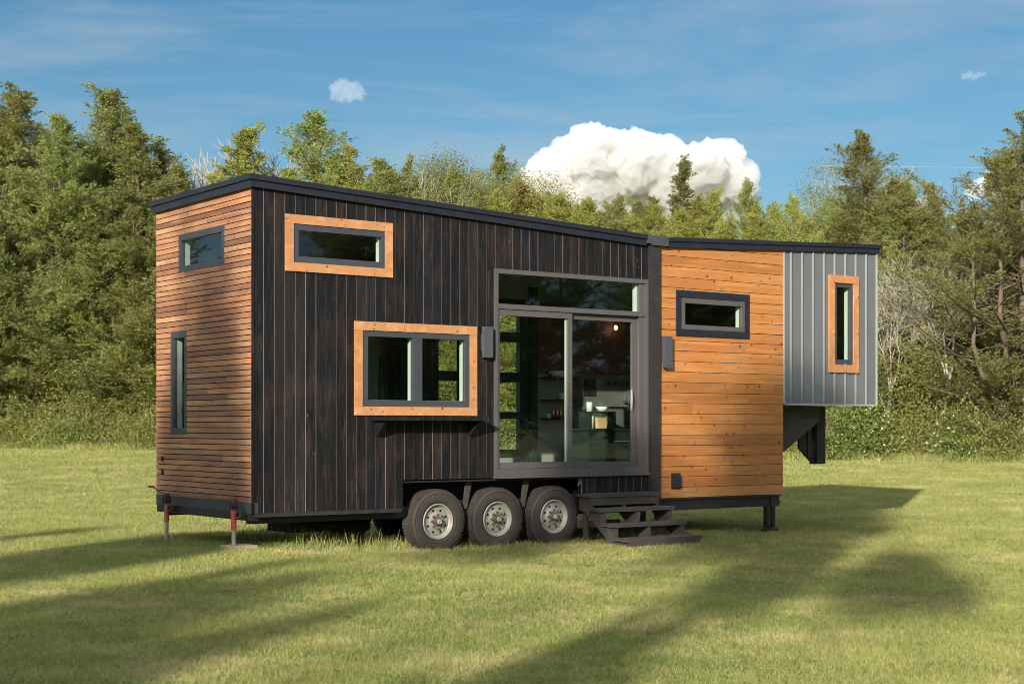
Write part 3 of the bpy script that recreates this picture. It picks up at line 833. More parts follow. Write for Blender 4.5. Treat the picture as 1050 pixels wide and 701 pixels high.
    # ---- wheels
    def wheel(cx, near):
        cz = 0.285; rim_tilt = 0
        e = empty('wheel', (cx, 0.0 if near else 2.36, cz), H); e.scale = (0.95, 0.97, 0.95)
        s = 1 if near else -1
        k = MB(); y = lambda v: v * s
        prof = [(0.222, 0.045), (0.226, 0.020), (0.245, 0.006), (0.290, -0.004), (0.335, 0.002), (0.372, 0.016), (0.390, 0.036), (0.396, 0.06), (0.398, 0.12), (0.396, 0.18), (0.390, 0.204), (0.372, 0.224), (0.3, 0.235), (0.222, 0.20)]
        k.lathe([(r, y(o)) for r, o in prof], 0, 0, 0, n=72)
        for i in range(56):          # tread blocks
            t = 2 * math.pi * i / 56
            for o0, o1, dt in ((0.022, 0.068, 0), (0.078, 0.115, .5), (0.125, 0.162, 0), (0.172, 0.216, .5)):
                tt = t + dt * 2 * math.pi / 56; w = 0.017
                rr0 = 0.374 if o0 < .05 or o1 > .2 else 0.392
                c, sn = math.cos(tt), math.sin(tt)
                vs = []
                for r in (rr0, 0.4035):
                    for (da, oo) in ((-w, o0), (w, o0), (w, o1), (-w, o1)):
                        vs.append((r * c - da * sn, y(oo), r * sn + da * c))
                k.add(vs, [(0,1,2,3),(4,5,6,7),(0,1,5,4),(1,2,6,5),(2,3,7,6),(3,0,4,7)])
        for r in (0.262, 0.318, 0.352): k.lathe([(r - .004, y(0.004)), (r, y(-0.006)), (r + .004, y(0.004))], 0, 0, 0, n=60)
        k.build('tyre', M['rubber'], e)
        k = MB()
        k.lathe([(r, y(o)) for r, o in [(0.223, 0.050), (0.226, 0.012), (0.218, 0.004), (0.206, 0.012), (0.200, 0.040), (0.186, 0.055), (0.178, 0.058)]], 0, 0, 0, n=56)
        # disc with eight round holes
        nh = 8; hr = 0.016; rc = 0.142; seg = 12
        k.lathe([(0.178, y(0.058)), (0.166, y(0.048)), (0.160, y(0.046))], 0, 0, 0, n=64)
        k.lathe([(0.124, y(0.046)), (0.110, y(0.040)), (0.085, y(0.030)), (0.070, y(0.030)), (0.06, y(0.036)), (0.0, y(0.036))], 0, 0, 0, n=64)
        for h in range(nh):
            t0 = 2 * math.pi * (h + .5) / nh; half = math.pi / nh
            outer = []; inner = []
            for q in range(seg):
                a = 2 * math.pi * q / seg
                lx, lz = rc + hr * math.cos(a), hr * math.sin(a)
                inner.append((lx * math.cos(t0) - lz * math.sin(t0), y(0.046), lx * math.sin(t0) + lz * math.cos(t0)))
                # point on sector boundary
                ca, sa = math.cos(a), math.sin(a)
                r_ = 0.160 if ca > 0.45 else (0.124 if ca < -0.45 else rc + 0.018 * ca / 0.45)
                ang = half * max(-1, min(1, sa * 1.45))
                outer.append((r_ * math.cos(t0 + ang), y(0.046), r_ * math.sin(t0 + ang)))
            k.add(outer + inner, [(q, (q + 1) % seg, (q + 1) % seg + seg, q + seg) for q in range(seg)])
        rim = k.build('rim', M['steel'], e)
        k = MB(); k.lathe([(0.20, y(0.09)), (0.0, y(0.09))], 0, 0, 0, n=30); k.build('brake_drum', M['black'], e)
        k = MB(); k.lathe([(0.062, y(0.035)), (0.056, y(0.0)), (0.046, y(-0.008)), (0.034, y(-0.008))], 0, 0, 0, n=24)
        for i in range(8):
            t = 2 * math.pi * i / 8; k.tube((.088 * math.cos(t), y(.036), .088 * math.sin(t)), (.088 * math.cos(t), y(.010), .088 * math.sin(t)), .0115, n=6)
        k.build('hub', M['hubrust'], e)
        k = MB(); k.lathe([(0.034, y(-.006)), (0.033, y(-0.030)), (0.026, y(-0.036)), (0.012, y(-0.036)), (0.010, y(-.03)), (0, y(-.03))], 0, 0, 0, n=24); k.build('hub_cap', M['steel'], e)
    for cx in (2.433, 3.303, 4.176): wheel(cx, True)
    for cx in (2.433, 3.303, 4.176): wheel(cx, False)

def build_steps():
    H = empty('wooden_steps', (5.2, -0.4, 0))
    H.location = (0, 0, 0)
    tag(H, 'dark wooden steps of four treads below the sliding glass door', 'steps')
    xa, xb = 4.50, 5.70
    tz = [0.566, 0.392, 0.214, 0.046]; fy = [-0.270, -0.520, -0.750, -1.020]
    rnd = random.Random(5)
    for i in range(4):
        k = MB(); y1 = -0.008 if i == 0 else fy[i - 1] + 0.018
        e = rnd.uniform(-.008, .008)
        k.box(xa + e, xb + 0.012 + e * 2, fy[i], (fy[i] + y1) / 2 - 0.003, tz[i] - 0.044, tz[i])
        k.box(xa + e * .5, xb + 0.012 - e, (fy[i] + y1) / 2 + 0.003, y1, tz[i] - 0.036, tz[i] - 0.001)
        k.build('tread', M['step'], H)
    def stringer(x0, x1):
        pts = [(-0.02, 0.20), (-0.88, -0.075)]
        poly = [(-1.0, -0.085), (-1.0, tz[3] - .037), (fy[2] + .015, tz[3] - .037), (fy[2] + .015, tz[2] - .037), (fy[1] + .015, tz[2] - .037), (fy[1] + .015, tz[1] - .037),
                (fy[0] + .015, tz[1] - .037), (fy[0] + .015, tz[0] - .037), (-0.01, tz[0] - .037), (-0.01, 0.36), (-0.14, 0.33), (-0.70, -0.085)]
        k = MB(); k.prism_x(poly, x0, x1); k.build('stringer', M['step'], H)
    stringer(xa + 0.05, xa + 0.09); stringer(5.08, 5.12); stringer(xb - 0.06, xb - 0.02)
    k = MB(); k.box(xa + .062, xb - 0.062, fy[0] + 0.016, fy[0] + 0.045, 0.42, 0.529); k.build('riser', M['step'], H)
    k = MB(); k.box(xa + .03, xb - 0.01, -1.016, -1.001, -0.10, tz[3] - 0.038); k.build('riser', M['step'], H)
    for x0 in (xa + 0.10, xb - 0.14):
        k = MB(); k.box(x0, x0 + 0.038, -0.10, -0.03, -0.10, 0.528); k.build('post', M['step'], H)
    k = MB(); k.box(xa + .02, 5.2, -0.05, -0.02, 0.13, 0.22); k.build('brace', M['step'], H)

def build_pad():
    k = MB(); k.box(-0.27, 0.05, 0.0, 0.27, 0.05, 0.112)
    o = k.build('wooden_pad', M['pad'])
    tag(o, 'pale scrap of wood on the grass under the red jack', 'wooden board')

def build_interior():
    z0 = 0.79
    # cooker against the far wall
    H = empty('cooker', (6.9, 2.2, z0)); tag(H, 'steel cooker with a row of knobs, seen through the right door glass', 'cooker'); H.location = (0, 0, 0)
    k = MB(); k.box(6.45, 7.45, 1.90, 2.46, z0, 1.70); k.build('body', M['stain'], H)
    k = MB(); k.box(6.45, 7.45, 2.30, 2.44, 1.705, 2.17); k.build('control_panel', M['stain'], H)
    for xx in (6.95, 7.08, 7.21, 7.34):
        k = MB(); k.tube((xx, 2.30, 2.05), (xx, 2.25, 2.05), 0.038, 0.030, 14); k.build('knob', M['black'], H)
    k = MB(); k.box(6.5, 6.72, 2.285, 2.299, 1.86, 2.12); k.build('display', M['black'], H)
    # brick splashback belongs to the room
    k = MB(); k.box(5.78, 8.0, 2.455, 2.468, 2.18, 3.0)
    o = k.build('splashback', M['brick']); tag(o, 'dark red brick splashback on the far kitchen wall above the cooker', 'splashback')
    k = MB(); k.box(5.78, 7.95, 2.10, 2.45, 3.05, 3.16); o = k.build('upper_shelf', M['floor']); tag(o, 'dim wooden shelf high above the kitchen splashback', 'shelf')
    H = empty('kitchen_counter'); tag(H, 'dark green kitchen counter behind the right door glass', 'counter')
    k = MB(); k.box(5.78, 7.9, 1.30, 1.80, z0, 1.35)
    k.build('cabinet', M['counter'], H)
    k = MB(); k.box(5.76, 7.92, 1.28, 1.82, 1.351, 1.385); k.build('worktop', M['counter'], H)
    k = MB(); 
    for xx in (6.2, 6.75, 7.3): k.box(xx, xx + .4, 1.275, 1.279, 1.20, 1.215)
    k.build('handle', M['stain'], H)
    k = MB(); k.box(5.84, 6.30, 1.34, 1.60, 1.60, 1.62); k.box(5.84, 5.86, 1.34, 1.60, 1.386, 1.60); k.box(6.28, 6.30, 1.34, 1.60, 1.386, 1.60)
    o = k.build('counter_rack', M['counter']); tag(o, 'small dark rack on the counter carrying the upper jar and the bowl', 'rack')
    def pot(name, x, y, z, r, h, mat, label, cat, grp=None, taper=1.0):
        k = MB(); k.lathe([(0, 0), (r * taper, 0), (r, h * .9), (r * .92, h), (r * .8, h), (r * .7, h * .4), (0, h * .35)], x, y, z, 'z', 16)
        o = k.build(name, M[mat]); tag(o, label, cat, grp); return o
    pot('jar', 5.89, 1.40, 1.386, .05, .17, 'ceramic', 'white jar on the counter beside the wooden planter', 'jar')
    pot('jar', 5.89, 1.42, 1.621, .045, .13, 'ceramic', 'small white jar on the rack above the wooden planter', 'jar')
    pot('bowl', 6.12, 1.42, 1.621, .10, .07, 'ceramic', 'shallow pale bowl on the rack beside the small jar', 'bowl', taper=.5)
    H = empty('planter'); tag(H, 'square wooden planter of leafy herbs on the counter', 'planter')
    k = MB(); k.add([(5.99,1.34,1.386),(6.13,1.34,1.386),(6.13,1.48,1.386),(5.99,1.48,1.386),(5.965,1.32,1.54),(6.155,1.32,1.54),(6.155,1.50,1.54),(5.965,1.50,1.54)], [(0,1,2,3),(0,1,5,4),(1,2,6,5),(2,3,7,6),(3,0,4,7),(4,5,6,7)])
    k.build('box', M['planterw'], H)
    n = 160; c = np.array([6.06, 1.41, 1.565]) + rng.normal(0, 1, (n, 3)) * [.055, .05, .022]; d = rng.normal(0, .014, (n, 3)); e = rng.normal(0, .014, (n, 3))
    V = np.stack([c, c + d, c + e], 1).reshape(-1, 3); link('herb_leaves', tri_mesh('herb', V, np.arange(3 * n).reshape(-1, 3)), M['brightleaf'], H)
    # wall shelves with cups and bottles
    spots = [(5.80, 6.30, 'wall shelf behind the fixed door glass'), (7.20, 7.65, 'wall shelf beside the door handle')]
    for si, (a, b, nm) in enumerate(spots):
        where = 'seen through the fixed glass' if si == 0 else 'seen beside the door handle'
        for zz, lev in ((1.53, 'lower'), (1.80, 'upper')):
            k = MB(); k.box(a, b, 2.22 if si == 0 else 2.0, 2.45 if si == 0 else 2.25, zz - .02, zz)
            o = k.build('wall_shelf', M['counter']); tag(o, f'{lev} dark {nm}', 'shelf')
        yy = 2.3 if si == 0 else 2.08
        for q, xx in enumerate(np.linspace(a + .14, b - .16, 4)):
            k = MB(); k.lathe([(0, 0), (.026, 0), (.026, .10), (.010, .13), (.010, .16), (0, .16)], float(xx), yy, 1.531, 'z', 12)
            o = k.build('bottle', M['copper']); tag(o, f'copper bottle in the row on the lower shelf {where}', 'bottle', f'copper bottles {where}')
        for xx in (a + .05, b - .06):
            pot('cup', xx, yy, 1.531, .035, .07, 'ceramic', f'white cup at an end of the bottle row {where}', 'cup', f'white cups {where}')
        pot('cup', (a + b) / 2 + .05, yy, 1.801, .055, .10, 'ceramic', f'large white cup on the upper shelf {where}', 'cup')
    k = MB(); k.box(5.80, 6.5, 2.2, 2.45, 2.10, 2.12); o = k.build('wall_shelf', M['counter']); tag(o, 'topmost wall shelf behind the fixed glass, holding the white dish', 'shelf')
    pot('dish', 6.05, 2.32, 2.121, .17, .09, 'ceramic', 'wide white dish on the topmost wall shelf', 'dish', taper=.7)
    for xx, mt, lab in ((7.50, 'ceramic', 'pale'), (7.60, 'redb', 'red'), (7.72, 'redb', 'red')):
        k = MB(); k.lathe([(0, 0), (.032, 0), (.032, .17), (.012, .21), (.012, .25), (0, .25)], xx, 2.36, 2.181, 'z', 12)
        o = k.build('bottle', M[mt]); tag(o, f'{lab} bottle standing on the ledge right of the cooker panel', 'bottle', f'{lab} bottles on the ledge')
    k = MB(); k.box(7.46, 7.95, 2.28, 2.45, 2.15, 2.18); o = k.build('ledge', M['stain']); tag(o, 'short steel ledge right of the cooker carrying bottles', 'ledge')
    H = empty('wall_light'); tag(H, 'small glowing bulb on a wall fitting above the splashback', 'light')
    k = MB(); k.lathe([(0, 0), (.02, .01), (.03, .04), (.018, .07), (0, .08)], 7.16, 2.36, 2.84, 'z', 14); k.build('bulb', M['bulb'], H)
    k = MB(); k.tube((7.16, 2.36, 2.92), (7.16, 2.36, 3.0), .02, n=10); k.tube((7.16, 2.36, 3.0), (7.16, 2.45, 3.0), .01, n=8); k.build('fitting', M['black'], H)
    # curtains by the glazed rear door seen through the twin window
    for j, (a, b, lab) in enumerate(((3.20, 3.98, 'dark curtain drawn left of the glazed rear door'), (4.30, 4.75, 'dark curtain gathered across the glazed rear door'))):
        k = MB(); n = 60; vs = []
        for q in range(n + 1):
            t = q / n
            for z in np.linspace(1.0, 3.3, 14):
                pin = math.exp(-((z - 1.9) / .9) ** 2) * .12 * (1 if j else 0)
                x = a + (b - a) * t + pin * (t - 0.0) * 0
                x += (0.07 * math.exp(-((z - 3.2) / .9) ** 2)) * (-(1 - t) if j == 0 else t)
                vs.append((x, 2.36 + .03 * math.sin(t * 42), z))
        fs = [(q*14+r, (q+1)*14+r, (q+1)*14+r+1, q*14+r+1) for q in range(n) for r in range(13)]
        k.add(vs, fs, 0, True); o = k.build('curtain', M['cloth']); tag(o, lab, 'curtain')
    # raked dark pole seen in the left pane of the twin window
    k = MB(); k.tube((2.05, 0.7, 2.25), (2.65, 0.9, 1.2), .018, n=8); k.tube((2.09, .7, 2.12), (2.25, .75, 1.2), .012, n=8)
    k.tube((2.05, 0.7, 2.25), (2.02, .7, 0.8), .015, n=8)
    o = k.build('easel', M['black']); tag(o, 'dark leaning easel behind the left pane of the twin window', 'easel')

# ------------------------------------------------------------------ plants
def rot_to(d):
    """orthonormal frames for direction array d (n,3)"""
    d = d / np.linalg.norm(d, axis=1, keepdims=True)
    up = np.where(np.abs(d[:, 2:3]) < 0.9, np.array([[0, 0, 1.0]]), np.array([[1.0, 0, 0]]))
    u = np.cross(d, up); u /= np.linalg.norm(u, axis=1, keepdims=True)
    return d, u, np.cross(d, u)

def tubes(segs, n=4):
    """segs: (m,8) ax ay az bx by bz r0 r1 -> V,F (quads)"""
    segs = np.asarray(segs, float); a = segs[:, :3]; b = segs[:, 3:6]
    d, u, w = rot_to(b - a + 1e-9)
    V = []
    for p, r in ((a, segs[:, 6]), (b, segs[:, 7])):
        for i in range(n):
            t = 2 * math.pi * i / n
            V.append(p + u * (r * math.cos(t))[:, None] + w * (r * math.sin(t))[:, None])
    V = np.stack(V, 1)        # m, 2n, 3
    base = (np.arange(len(segs)) * 2 * n)[:, None]
    F = np.concatenate([base + np.array([[i, (i + 1) % n, (i + 1) % n + n, i + n]]) for i in range(n)], 0)
    return V.reshape(-1, 3), F

def leaf_tris(c, size, rg, direc=None, spread=1.0, asp=0.38):
    n = len(c)
    d = rg.normal(0, 1, (n, 3)) * spread
    if direc is not None: d += direc
    d, u, w = rot_to(d)
    a = rg.random(n) * 2 * np.pi
    s = u * np.cos(a)[:, None] + w * np.sin(a)[:, None]
    L = (size * (0.6 + 0.8 * rg.random(n)))[:, None] if np.ndim(size) == 0 else (size * (0.6 + 0.8 * rg.random(n)))[:, None]
    V = np.stack([c - s * L * asp, c + s * L * asp, c + d * L], 1)
    return V.reshape(-1, 3)

def cedar_mesh(seed, H=10.0, Rm=2.2, n_br=150, dens=1.0, taper=0.75, open_=0.0, base=0.04, leaf=0.047, leaders=2):
    rg = np.random.default_rng(seed)
    segs = []; cs = []; ds = []
    # trunks: a main leader and a few shorter secondary ones
    lead = [(0.0, 0.0, H, 1.0)]
    for i in range(leaders):
        a = rg.random() * 2 * np.pi; r = Rm * rg.uniform(0.25, 0.55)
        lead.append((r * math.cos(a), r * math.sin(a), H * rg.uniform(0.68, 0.9), rg.uniform(0.45, 0.7)))
    for li, (lx, ly, LH, k) in enumerate(lead):
        npt = 9; hs = np.linspace(0, 1, npt)
        px = lx * np.minimum(1, hs * 2.2) + rg.normal(0, .06, npt).cumsum() * .5; py = ly * np.minimum(1, hs * 2.2) + rg.normal(0, .06, npt).cumsum() * .5
        tr = 0.095 * k * (H / 10)
        for q in range(npt - 1):
            segs.append([px[q], py[q], LH * hs[q] - .1, px[q+1], py[q+1], LH * hs[q+1] - .1, tr * (1 - hs[q]) + .012, tr * (1 - hs[q+1]) + .012])
        nb = int(n_br * k)
        m = int(420 * k); f = 1 - rg.random(m) * .20; sg = (.02 + .75 * (1.0 - f))[:, None] * .55
        cs.append(np.stack([np.interp(f, hs, px), np.interp(f, hs, py), LH * f * 1.012], 1) + rg.normal(0, 1, (m, 3)) * sg * [1, 1, .6]); ds.append(np.repeat(np.array([[0, 0, 1.6]]), m, 0))
        # lobes: some azimuth/height sectors stick out, others leave gaps
        la = rg.random(7) * 2 * np.pi; lh = rg.random(7); lg = rg.uniform(-0.35, 0.45, 7)
        for b in range(nb):
            t = base + (1 - base) * ((b + rg.random()) / nb) ** 0.92
            az = rg.random() * 2 * np.pi
            prof = (1 - t) ** taper * (0.6 + 0.4 * min(1, t * 5)) + 0.075
            lob = 1 + sum(g * math.exp(-((math.remainder(az - a_, 2 * math.pi)) / .8) ** 2 - ((t - h_) / .16) ** 2) for a_, h_, g in zip(la, lh, lg))
            L = Rm * k ** 0.5 * prof * lob * rg.uniform(0.55, 1.15)
            if rg.random() < 0.20: L *= 1.45
            up = rg.uniform(0.20, 0.70) + 0.45 * t + 1.6 * max(0.0, t - .78) / .22
            x0 = np.interp(t, hs, px); y0 = np.interp(t, hs, py); z0 = LH * t
            d = np.array([math.cos(az), math.sin(az), up]); d /= np.linalg.norm(d)
            p0 = np.array([x0, y0, z0]); m_ = p0 + d * L * 0.5 + [0, 0, -.05 * L]; p1 = m_ + (d * 0.5 + np.array([0, 0, 0.10])) * L
            br = .008 + .007 * L
            segs.append([*p0, *m_, br, br * .6]); segs.append([*m_, *p1, br * .6, .004])
            if open_ and rg.random() < open_ and t < .8: continue
            # the bough: one pointed plume along its length, with thinner side sprays
            def at(f):
                return p0 + (m_ - p0) * f * 2 if f < .5 else m_ + (p1 - m_) * (f - .5) * 2
            m = int((45 + 75 * L) * dens); f = rg.uniform(.22, 1.08, m)
            P0 = np.where((f < .5)[:, None], p0 + (m_ - p0) * (f * 2)[:, None], m_ + (p1 - m_) * ((f - .5) * 2)[:, None])
            sg = (.085 * L ** .5 * (1.12 - f) + .012)[:, None]
            cs.append(P0 + rg.normal(0, 1, (m, 3)) * sg); ds.append(np.repeat((d + [0, 0, .4])[None], m, 0))
            nt = max(3, int(5.0 * L * dens + 3))
            for q in range(nt):
                f = rg.uniform(0.2, 0.95)
                side = rg.normal(0, 1, 3); side[2] *= .6; side -= d * side.dot(d); side /= np.linalg.norm(side)
                cdir = d * .85 + side * .75 + np.array([0, 0, .30]); cdir /= np.linalg.norm(cdir)
                tl = (.42 * L * (1.08 - f) + .16) * rg.uniform(.7, 1.35)
                m = int(30 + 70 * tl); tpos = rg.random(m)
                cs.append(at(f) + cdir * (tpos * tl)[:, None] + rg.normal(0, 1, (m, 3)) * (.055 * (1.15 - tpos))[:, None]); ds.append(np.repeat(cdir[None] * 1.1, m, 0))
    c = np.concatenate(cs); dd = np.concatenate(ds)
    V = leaf_tris(c, leaf, rg, dd, 0.6, 0.30)
    crown = tri_mesh('crown', V, np.arange(len(V)).reshape(-1, 3))
    tv, tf = tubes(segs, 5)
    return crown, tri_mesh('trunk', tv, tf, smooth=True)

def branching(rg, p, d, L, r, depth, segs, tips, spread=0.55, up=0.12, rmin=.005):
    n = 3; q = np.array(p, float); d = np.array(d, float)
    for i in range(n):
        d = d + rg.normal(0, .10, 3) + [0, 0, up * .5]; d /= np.linalg.norm(d)
        q2 = q + d * L / n
        r2 = r * (1 - .22)
        segs.append([*q, *q2, r, r2]); q = q2; r = r2
        if depth > 0 and (i > 0 or depth < 3):
            a = rg.normal(0, 1, 3); a -= d * a.dot(d); a /= np.linalg.norm(a)
            nd = d + a * rg.uniform(.5, 1.1) * spread * 1.6; nd /= np.linalg.norm(nd)
            branching(rg, q, nd, L * rg.uniform(.5, .75), max(r * .55, rmin), depth - 1, segs, tips, spread, up, rmin)
    if depth > 0:
        for _ in range(2):
            a = rg.normal(0, 1, 3); a -= d * a.dot(d); a /= np.linalg.norm(a)
            nd = d + a * rg.uniform(.3, .9) * spread; nd /= np.linalg.norm(nd)
            branching(rg, q, nd, L * rg.uniform(.6, .85), max(r * .7, rmin), depth - 1, segs, tips, spread, up, rmin)
    else: tips.append(q)

def broad_mesh(seed, H=9.0, leafy=1.0, leaf=0.10, twigs=True, depth=5, spread=.5, tuft=26, trunkr=.10, sigma=.22, rmin=.006, zmin=0.0):
    rg = np.random.default_rng(seed); segs = []; tips = []
    branching(rg, (0, 0, -.1), (rg.normal(0, .06), rg.normal(0, .06), 1), H * .36, trunkr, depth, segs, tips, spread, .14, rmin)
    segs = np.array(segs); tips = np.array(tips)
    k = H / max(segs[:, 5].max(), 1); segs[:, :6] *= k; tips = tips * k
    lean = tips[:, :2].mean(0) / tips[:, 2].mean()          # stand the tree upright
    segs[:, 0:2] -= segs[:, 2:3] * lean; segs[:, 3:5] -= segs[:, 5:6] * lean; tips[:, :2] -= tips[:, 2:3] * lean
    tv, tf = tubes(segs, 4)
    trunk = tri_mesh('trunk', tv, tf, smooth=True)
    crown = None
    if leafy > 0:
        keep = (rg.random(len(tips)) < leafy) & (tips[:, 2] > zmin * H)
        t = tips[keep]
        c = np.repeat(t, tuft, 0) + rg.normal(0, sigma, (len(t) * tuft, 3))
        V = leaf_tris(c, leaf, rg, None, 1, .36)
        crown = tri_mesh('crown', V, np.arange(len(V)).reshape(-1, 3))
    return crown, trunk

TREE_MESH = {}
def put_tree(name, meshes, mats, x, y, h, base_h, label, group=None, rot=0.0, wide=1.0, cat='tree'):
    crown, trunk = meshes
    s = h / base_h
    e = empty(name, (x, y, float(gz(x, y)))); e.rotation_euler = (0, 0, rot); e.scale = (s * wide, s * wide, s)
    tag(e, label, cat, group)
    for nm, me, mt in (('crown', crown, mats[0]), ('trunk', trunk, mats[1])):
        if me is None: continue
        key = (me.name, mt.name)           # one shared mesh per crown and colour
        if key not in TREE_MESH:
            c_ = me.copy() if len(me.materials) else me
            c_.materials.clear(); c_.materials.append(mt); TREE_MESH[key] = c_
        o = bpy.data.objects.new(nm, TREE_MESH[key])
        C.objects.link(o); o.parent = e
    return e

def treeD(l):           # distance of the front of the wood, metres ahead of the camera
    return float(np.interp(l, [-60, -22, 18, 60], [66, 60, 50, 42]))

def build_woods():
    K = {
     'a': (cedar_mesh(11, 11, 2.5, 190, 1.0, .74, leaders=3), 11, 'c'),
     'b': (cedar_mesh(12, 11, 2.1, 160, 1.0, .88, leaders=2), 11, 'c'),
     'c': (cedar_mesh(13, 11, 1.9, 135, .9, 1.15, leaders=1, open_=.15), 11, 'c'),
     'd': (cedar_mesh(14, 11, 2.9, 140, .85, .68, leaders=4), 11, 'c'),
     'e': (cedar_mesh(15, 11, 2.5, 140, .85, .74, leaders=2, open_=.3), 11, 'c'),
     's': (broad_mesh(21, 9, .8, .045, tuft=60, sigma=.17), 9, 's'),
     't': (broad_mesh(22, 9, .95, .050, tuft=95, sigma=.21), 9, 's'),
     'n': (broad_mesh(23, 9, 0, depth=6, trunkr=.10, rmin=.013), 9, 'n'),
     'o': (cedar_mesh(16, 11, 3.2, 80, .8, .75, leaders=2, open_=.35), 11, 'c'),
     'w': (broad_mesh(27, 9, .60, .10, depth=4, tuft=150, sigma=.27, trunkr=.14), 9, 's'),
     'h': (broad_mesh(28, 9, zmin=.80, leafy=1.0, leaf=.10, depth=3, tuft=420, sigma=.30, trunkr=.10), 9, 's'),
     'u': (broad_mesh(25, 9, .3, .10, tuft=16, sigma=.33), 9, 's'),
     'v': (broad_mesh(26, 9, .3, .10, tuft=18, sigma=.30), 9, 's'),
     'm': (broad_mesh(24, 9, .10, .07, depth=5, trunkr=.20, tuft=12, rmin=.006, spread=.6), 9, 'n'),
    }
    def mats(key, col=None):
        t = K[key][2]
        if t == 'c': return (M[col or 'cedarleaf'], M['bark'])
        if t == 's': return (M[col or 'springleaf'], M['paletwig'])
        return (M[col or 'springleaf'], M['paletwig'])
    # (pixel column, pixel row of the tip, kind, extra distance, width factor, colour, label)
    T = [
     (-70, 100, 'a', 2, 1.1, None, None), (-135, 120, 'b', 2, 1.1, None, None), (-200, 110, 'd', 2, 1, None, None), (-270, 130, 'a', 3, 1, None, None),
     (-22, 128, 'd', 1, 1.0, None, 'broad cedar cut by the left edge of the photo'),
     (20, 95, 'e', 3, 1.45, None, 'tall pointed cedar nearest the left edge, its tip clear of its neighbours'),
     (62, 122, 'a', 1.5, 1.1, None, 'cedar of middle height in the dip between the two tall left cedars'),
     (98, 94, 'a', 4, 1.3, None, 'tallest dense cedar of the left group, twin ragged top'),
     (140, 128, 'b', 2.5, 1.5, None, 'cedar right of the tallest left cedar, shorter and ragged'),
     (163, 152, 'e', 4.5, 1.1, None, 'low rounded cedar just left of the slatted house end'),
     (182, 172, 'd', 3, 1.0, None, 'rounded cedar crown tucked behind the left edge of the slatted wall'),
     (204, 142, 'n', 9, 1.2, None, 'bare leafless tree showing grey above the slatted end wall'),
     (178, 176, 'n', 11, 1.0, None, 'smaller bare tree beside the leafless grey one'),
     (258, 131, 'a', 5, 1.25, 'yellowleaf', 'yellow-green conical cedar above the near roof corner'),
     (300, 178, 'd', 3, 1.1, 'yellowleaf', 'low yellow-green cedar between the two peaks over the left roof'),
     (328, 117, 'e', 6, 1.4, None, 'tall dark spired cedar above the upper window'),
     (354, 152, 'd', 5, 1.1, 'yellowleaf', 'cedar leaning on the right side of the dark spired one'),
     (388, 180, 'd', 5, 1.2, 'yellowleaf', 'low bright yellow-green cedar over the middle of the roof'),
     (420, 163, 'c', 8, .8, None, 'slim small spire left of the leafy treetops over the roof'),
     (447, 174, 's', 5, 1.0, None, 'airy pale green tree over the door side of the roof'),
     (478, 166, 't', 6, 1.0, None, 'fuller light green tree just left of the spire near the cloud'),
     (508, 156, 'e', 7, .9, None, 'ragged cedar rising left of the white cloud'),
     (540, 178, 't', 6, 1.1, 'yellowleaf', 'leafy olive tree whose edge meets the left end of the cloud'),
     (574, 208, 'b', 6, .8, 'yellowleaf', 'short cedar under the left end of the cloud'),
     (604, 208, 'd', 5, .75, 'yellowleaf', 'low yellow-green cedar under the middle of the cloud'),
     (636, 202, 'b', 6, .85, None, 'small double-tipped cedar under the cloud, left of the tall spire'),
     (697, 164, 'c', 6, 1.25, None, 'dark spired cedar standing against the white cloud'),
     (664, 214, 'd', 4, .7, 'yellowleaf', 'low cedar before the joint in the roof'),
     (735, 196, 'a', 5, .8, 'yellowleaf', 'bushy cedar right of the spire against the cloud'),
     (765, 188, 'd', 6, .8, None, 'cedar below the right end of the cloud'),
     (790, 156, 's', 9, 1.0, None, 'tall airy pale tree right of the cloud'),
     (832, 166, 's', 8, 1.0, None, 'second airy pale tree, above the orange wall end'),
     (812, 204, 'd', 4, .8, 'yellowleaf', 'low dense cedar before the airy pale trees'),
     (858, 186, 't', 7, 1.0, None, 'thin light green tree left of the tall right spire'),
     (890, 138, 'e', 4, 1.15, None, 'tall leaning spired cedar above the grey metal box'),
     (925, 186, 'e', 3, 1.0, None, 'cedar with open boughs just right of the grey metal box'),
     (952, 190, 'a', 5, .9, None, 'dark cedar behind the pale bare tree'),
     (972, 172, 'n', 7, 1.2, None, 'bare tree with fine upright twigs in the sky gap'),
     (958, 222, 'm', .2, 1.1, None, 'pale-limbed nearly bare tree in front of the right cedars'),
     (905, 250, 'm', 0, .9, None, 'pale-limbed sapling slanting beside the grey metal box'),
     (1003, 196, 's', 6, 1.0, None, 'airy half-leafed tree under the small cloud at right'),
     (1032, 158, 'd', 1.5, 1.0, None, 'dense cedar at the right edge below the overhanging boughs'),
     (1052, 122, 'o', 0, 1.25, None, 'open-boughed tall cedar cut by the right edge'),
     (1120, 130, 'a', 1, 1.2, None, None), (1190, 110, 'd', 2, 1, None, None), (1260, 130, 'b', 1, 1.2, None, None), (1340, 120, 'a', 2, 1.1, None, None),
    ]
    rnd = random.Random(9)
    for px, py, key, dd, wide, col, lab in T:
        l0 = (px - 525) / 1598 * 55; D = treeD(l0) + 1.8 + dd; l = (px - 525) / 1598 * D
        x, y = cw(l, D); h = ((438 - py) / 1598 * D + CAMZ - float(gz(x, y))) * (.985 if K[key][2] == 'c' else .97)
        ms, bh, t = K[key]
        nm = {'c': 'cedar_tree', 's': 'leafy_tree', 'n': 'bare_tree'}[t]
        put_tree(nm, ms, mats(key, col), x, y, h, bh, lab or 'cedar standing outside the picture beside the wood', None if lab else 'cedars beyond the picture edges', rnd.uniform(0, 6.28), wide * (1.5 if t == 'c' else 1.05))
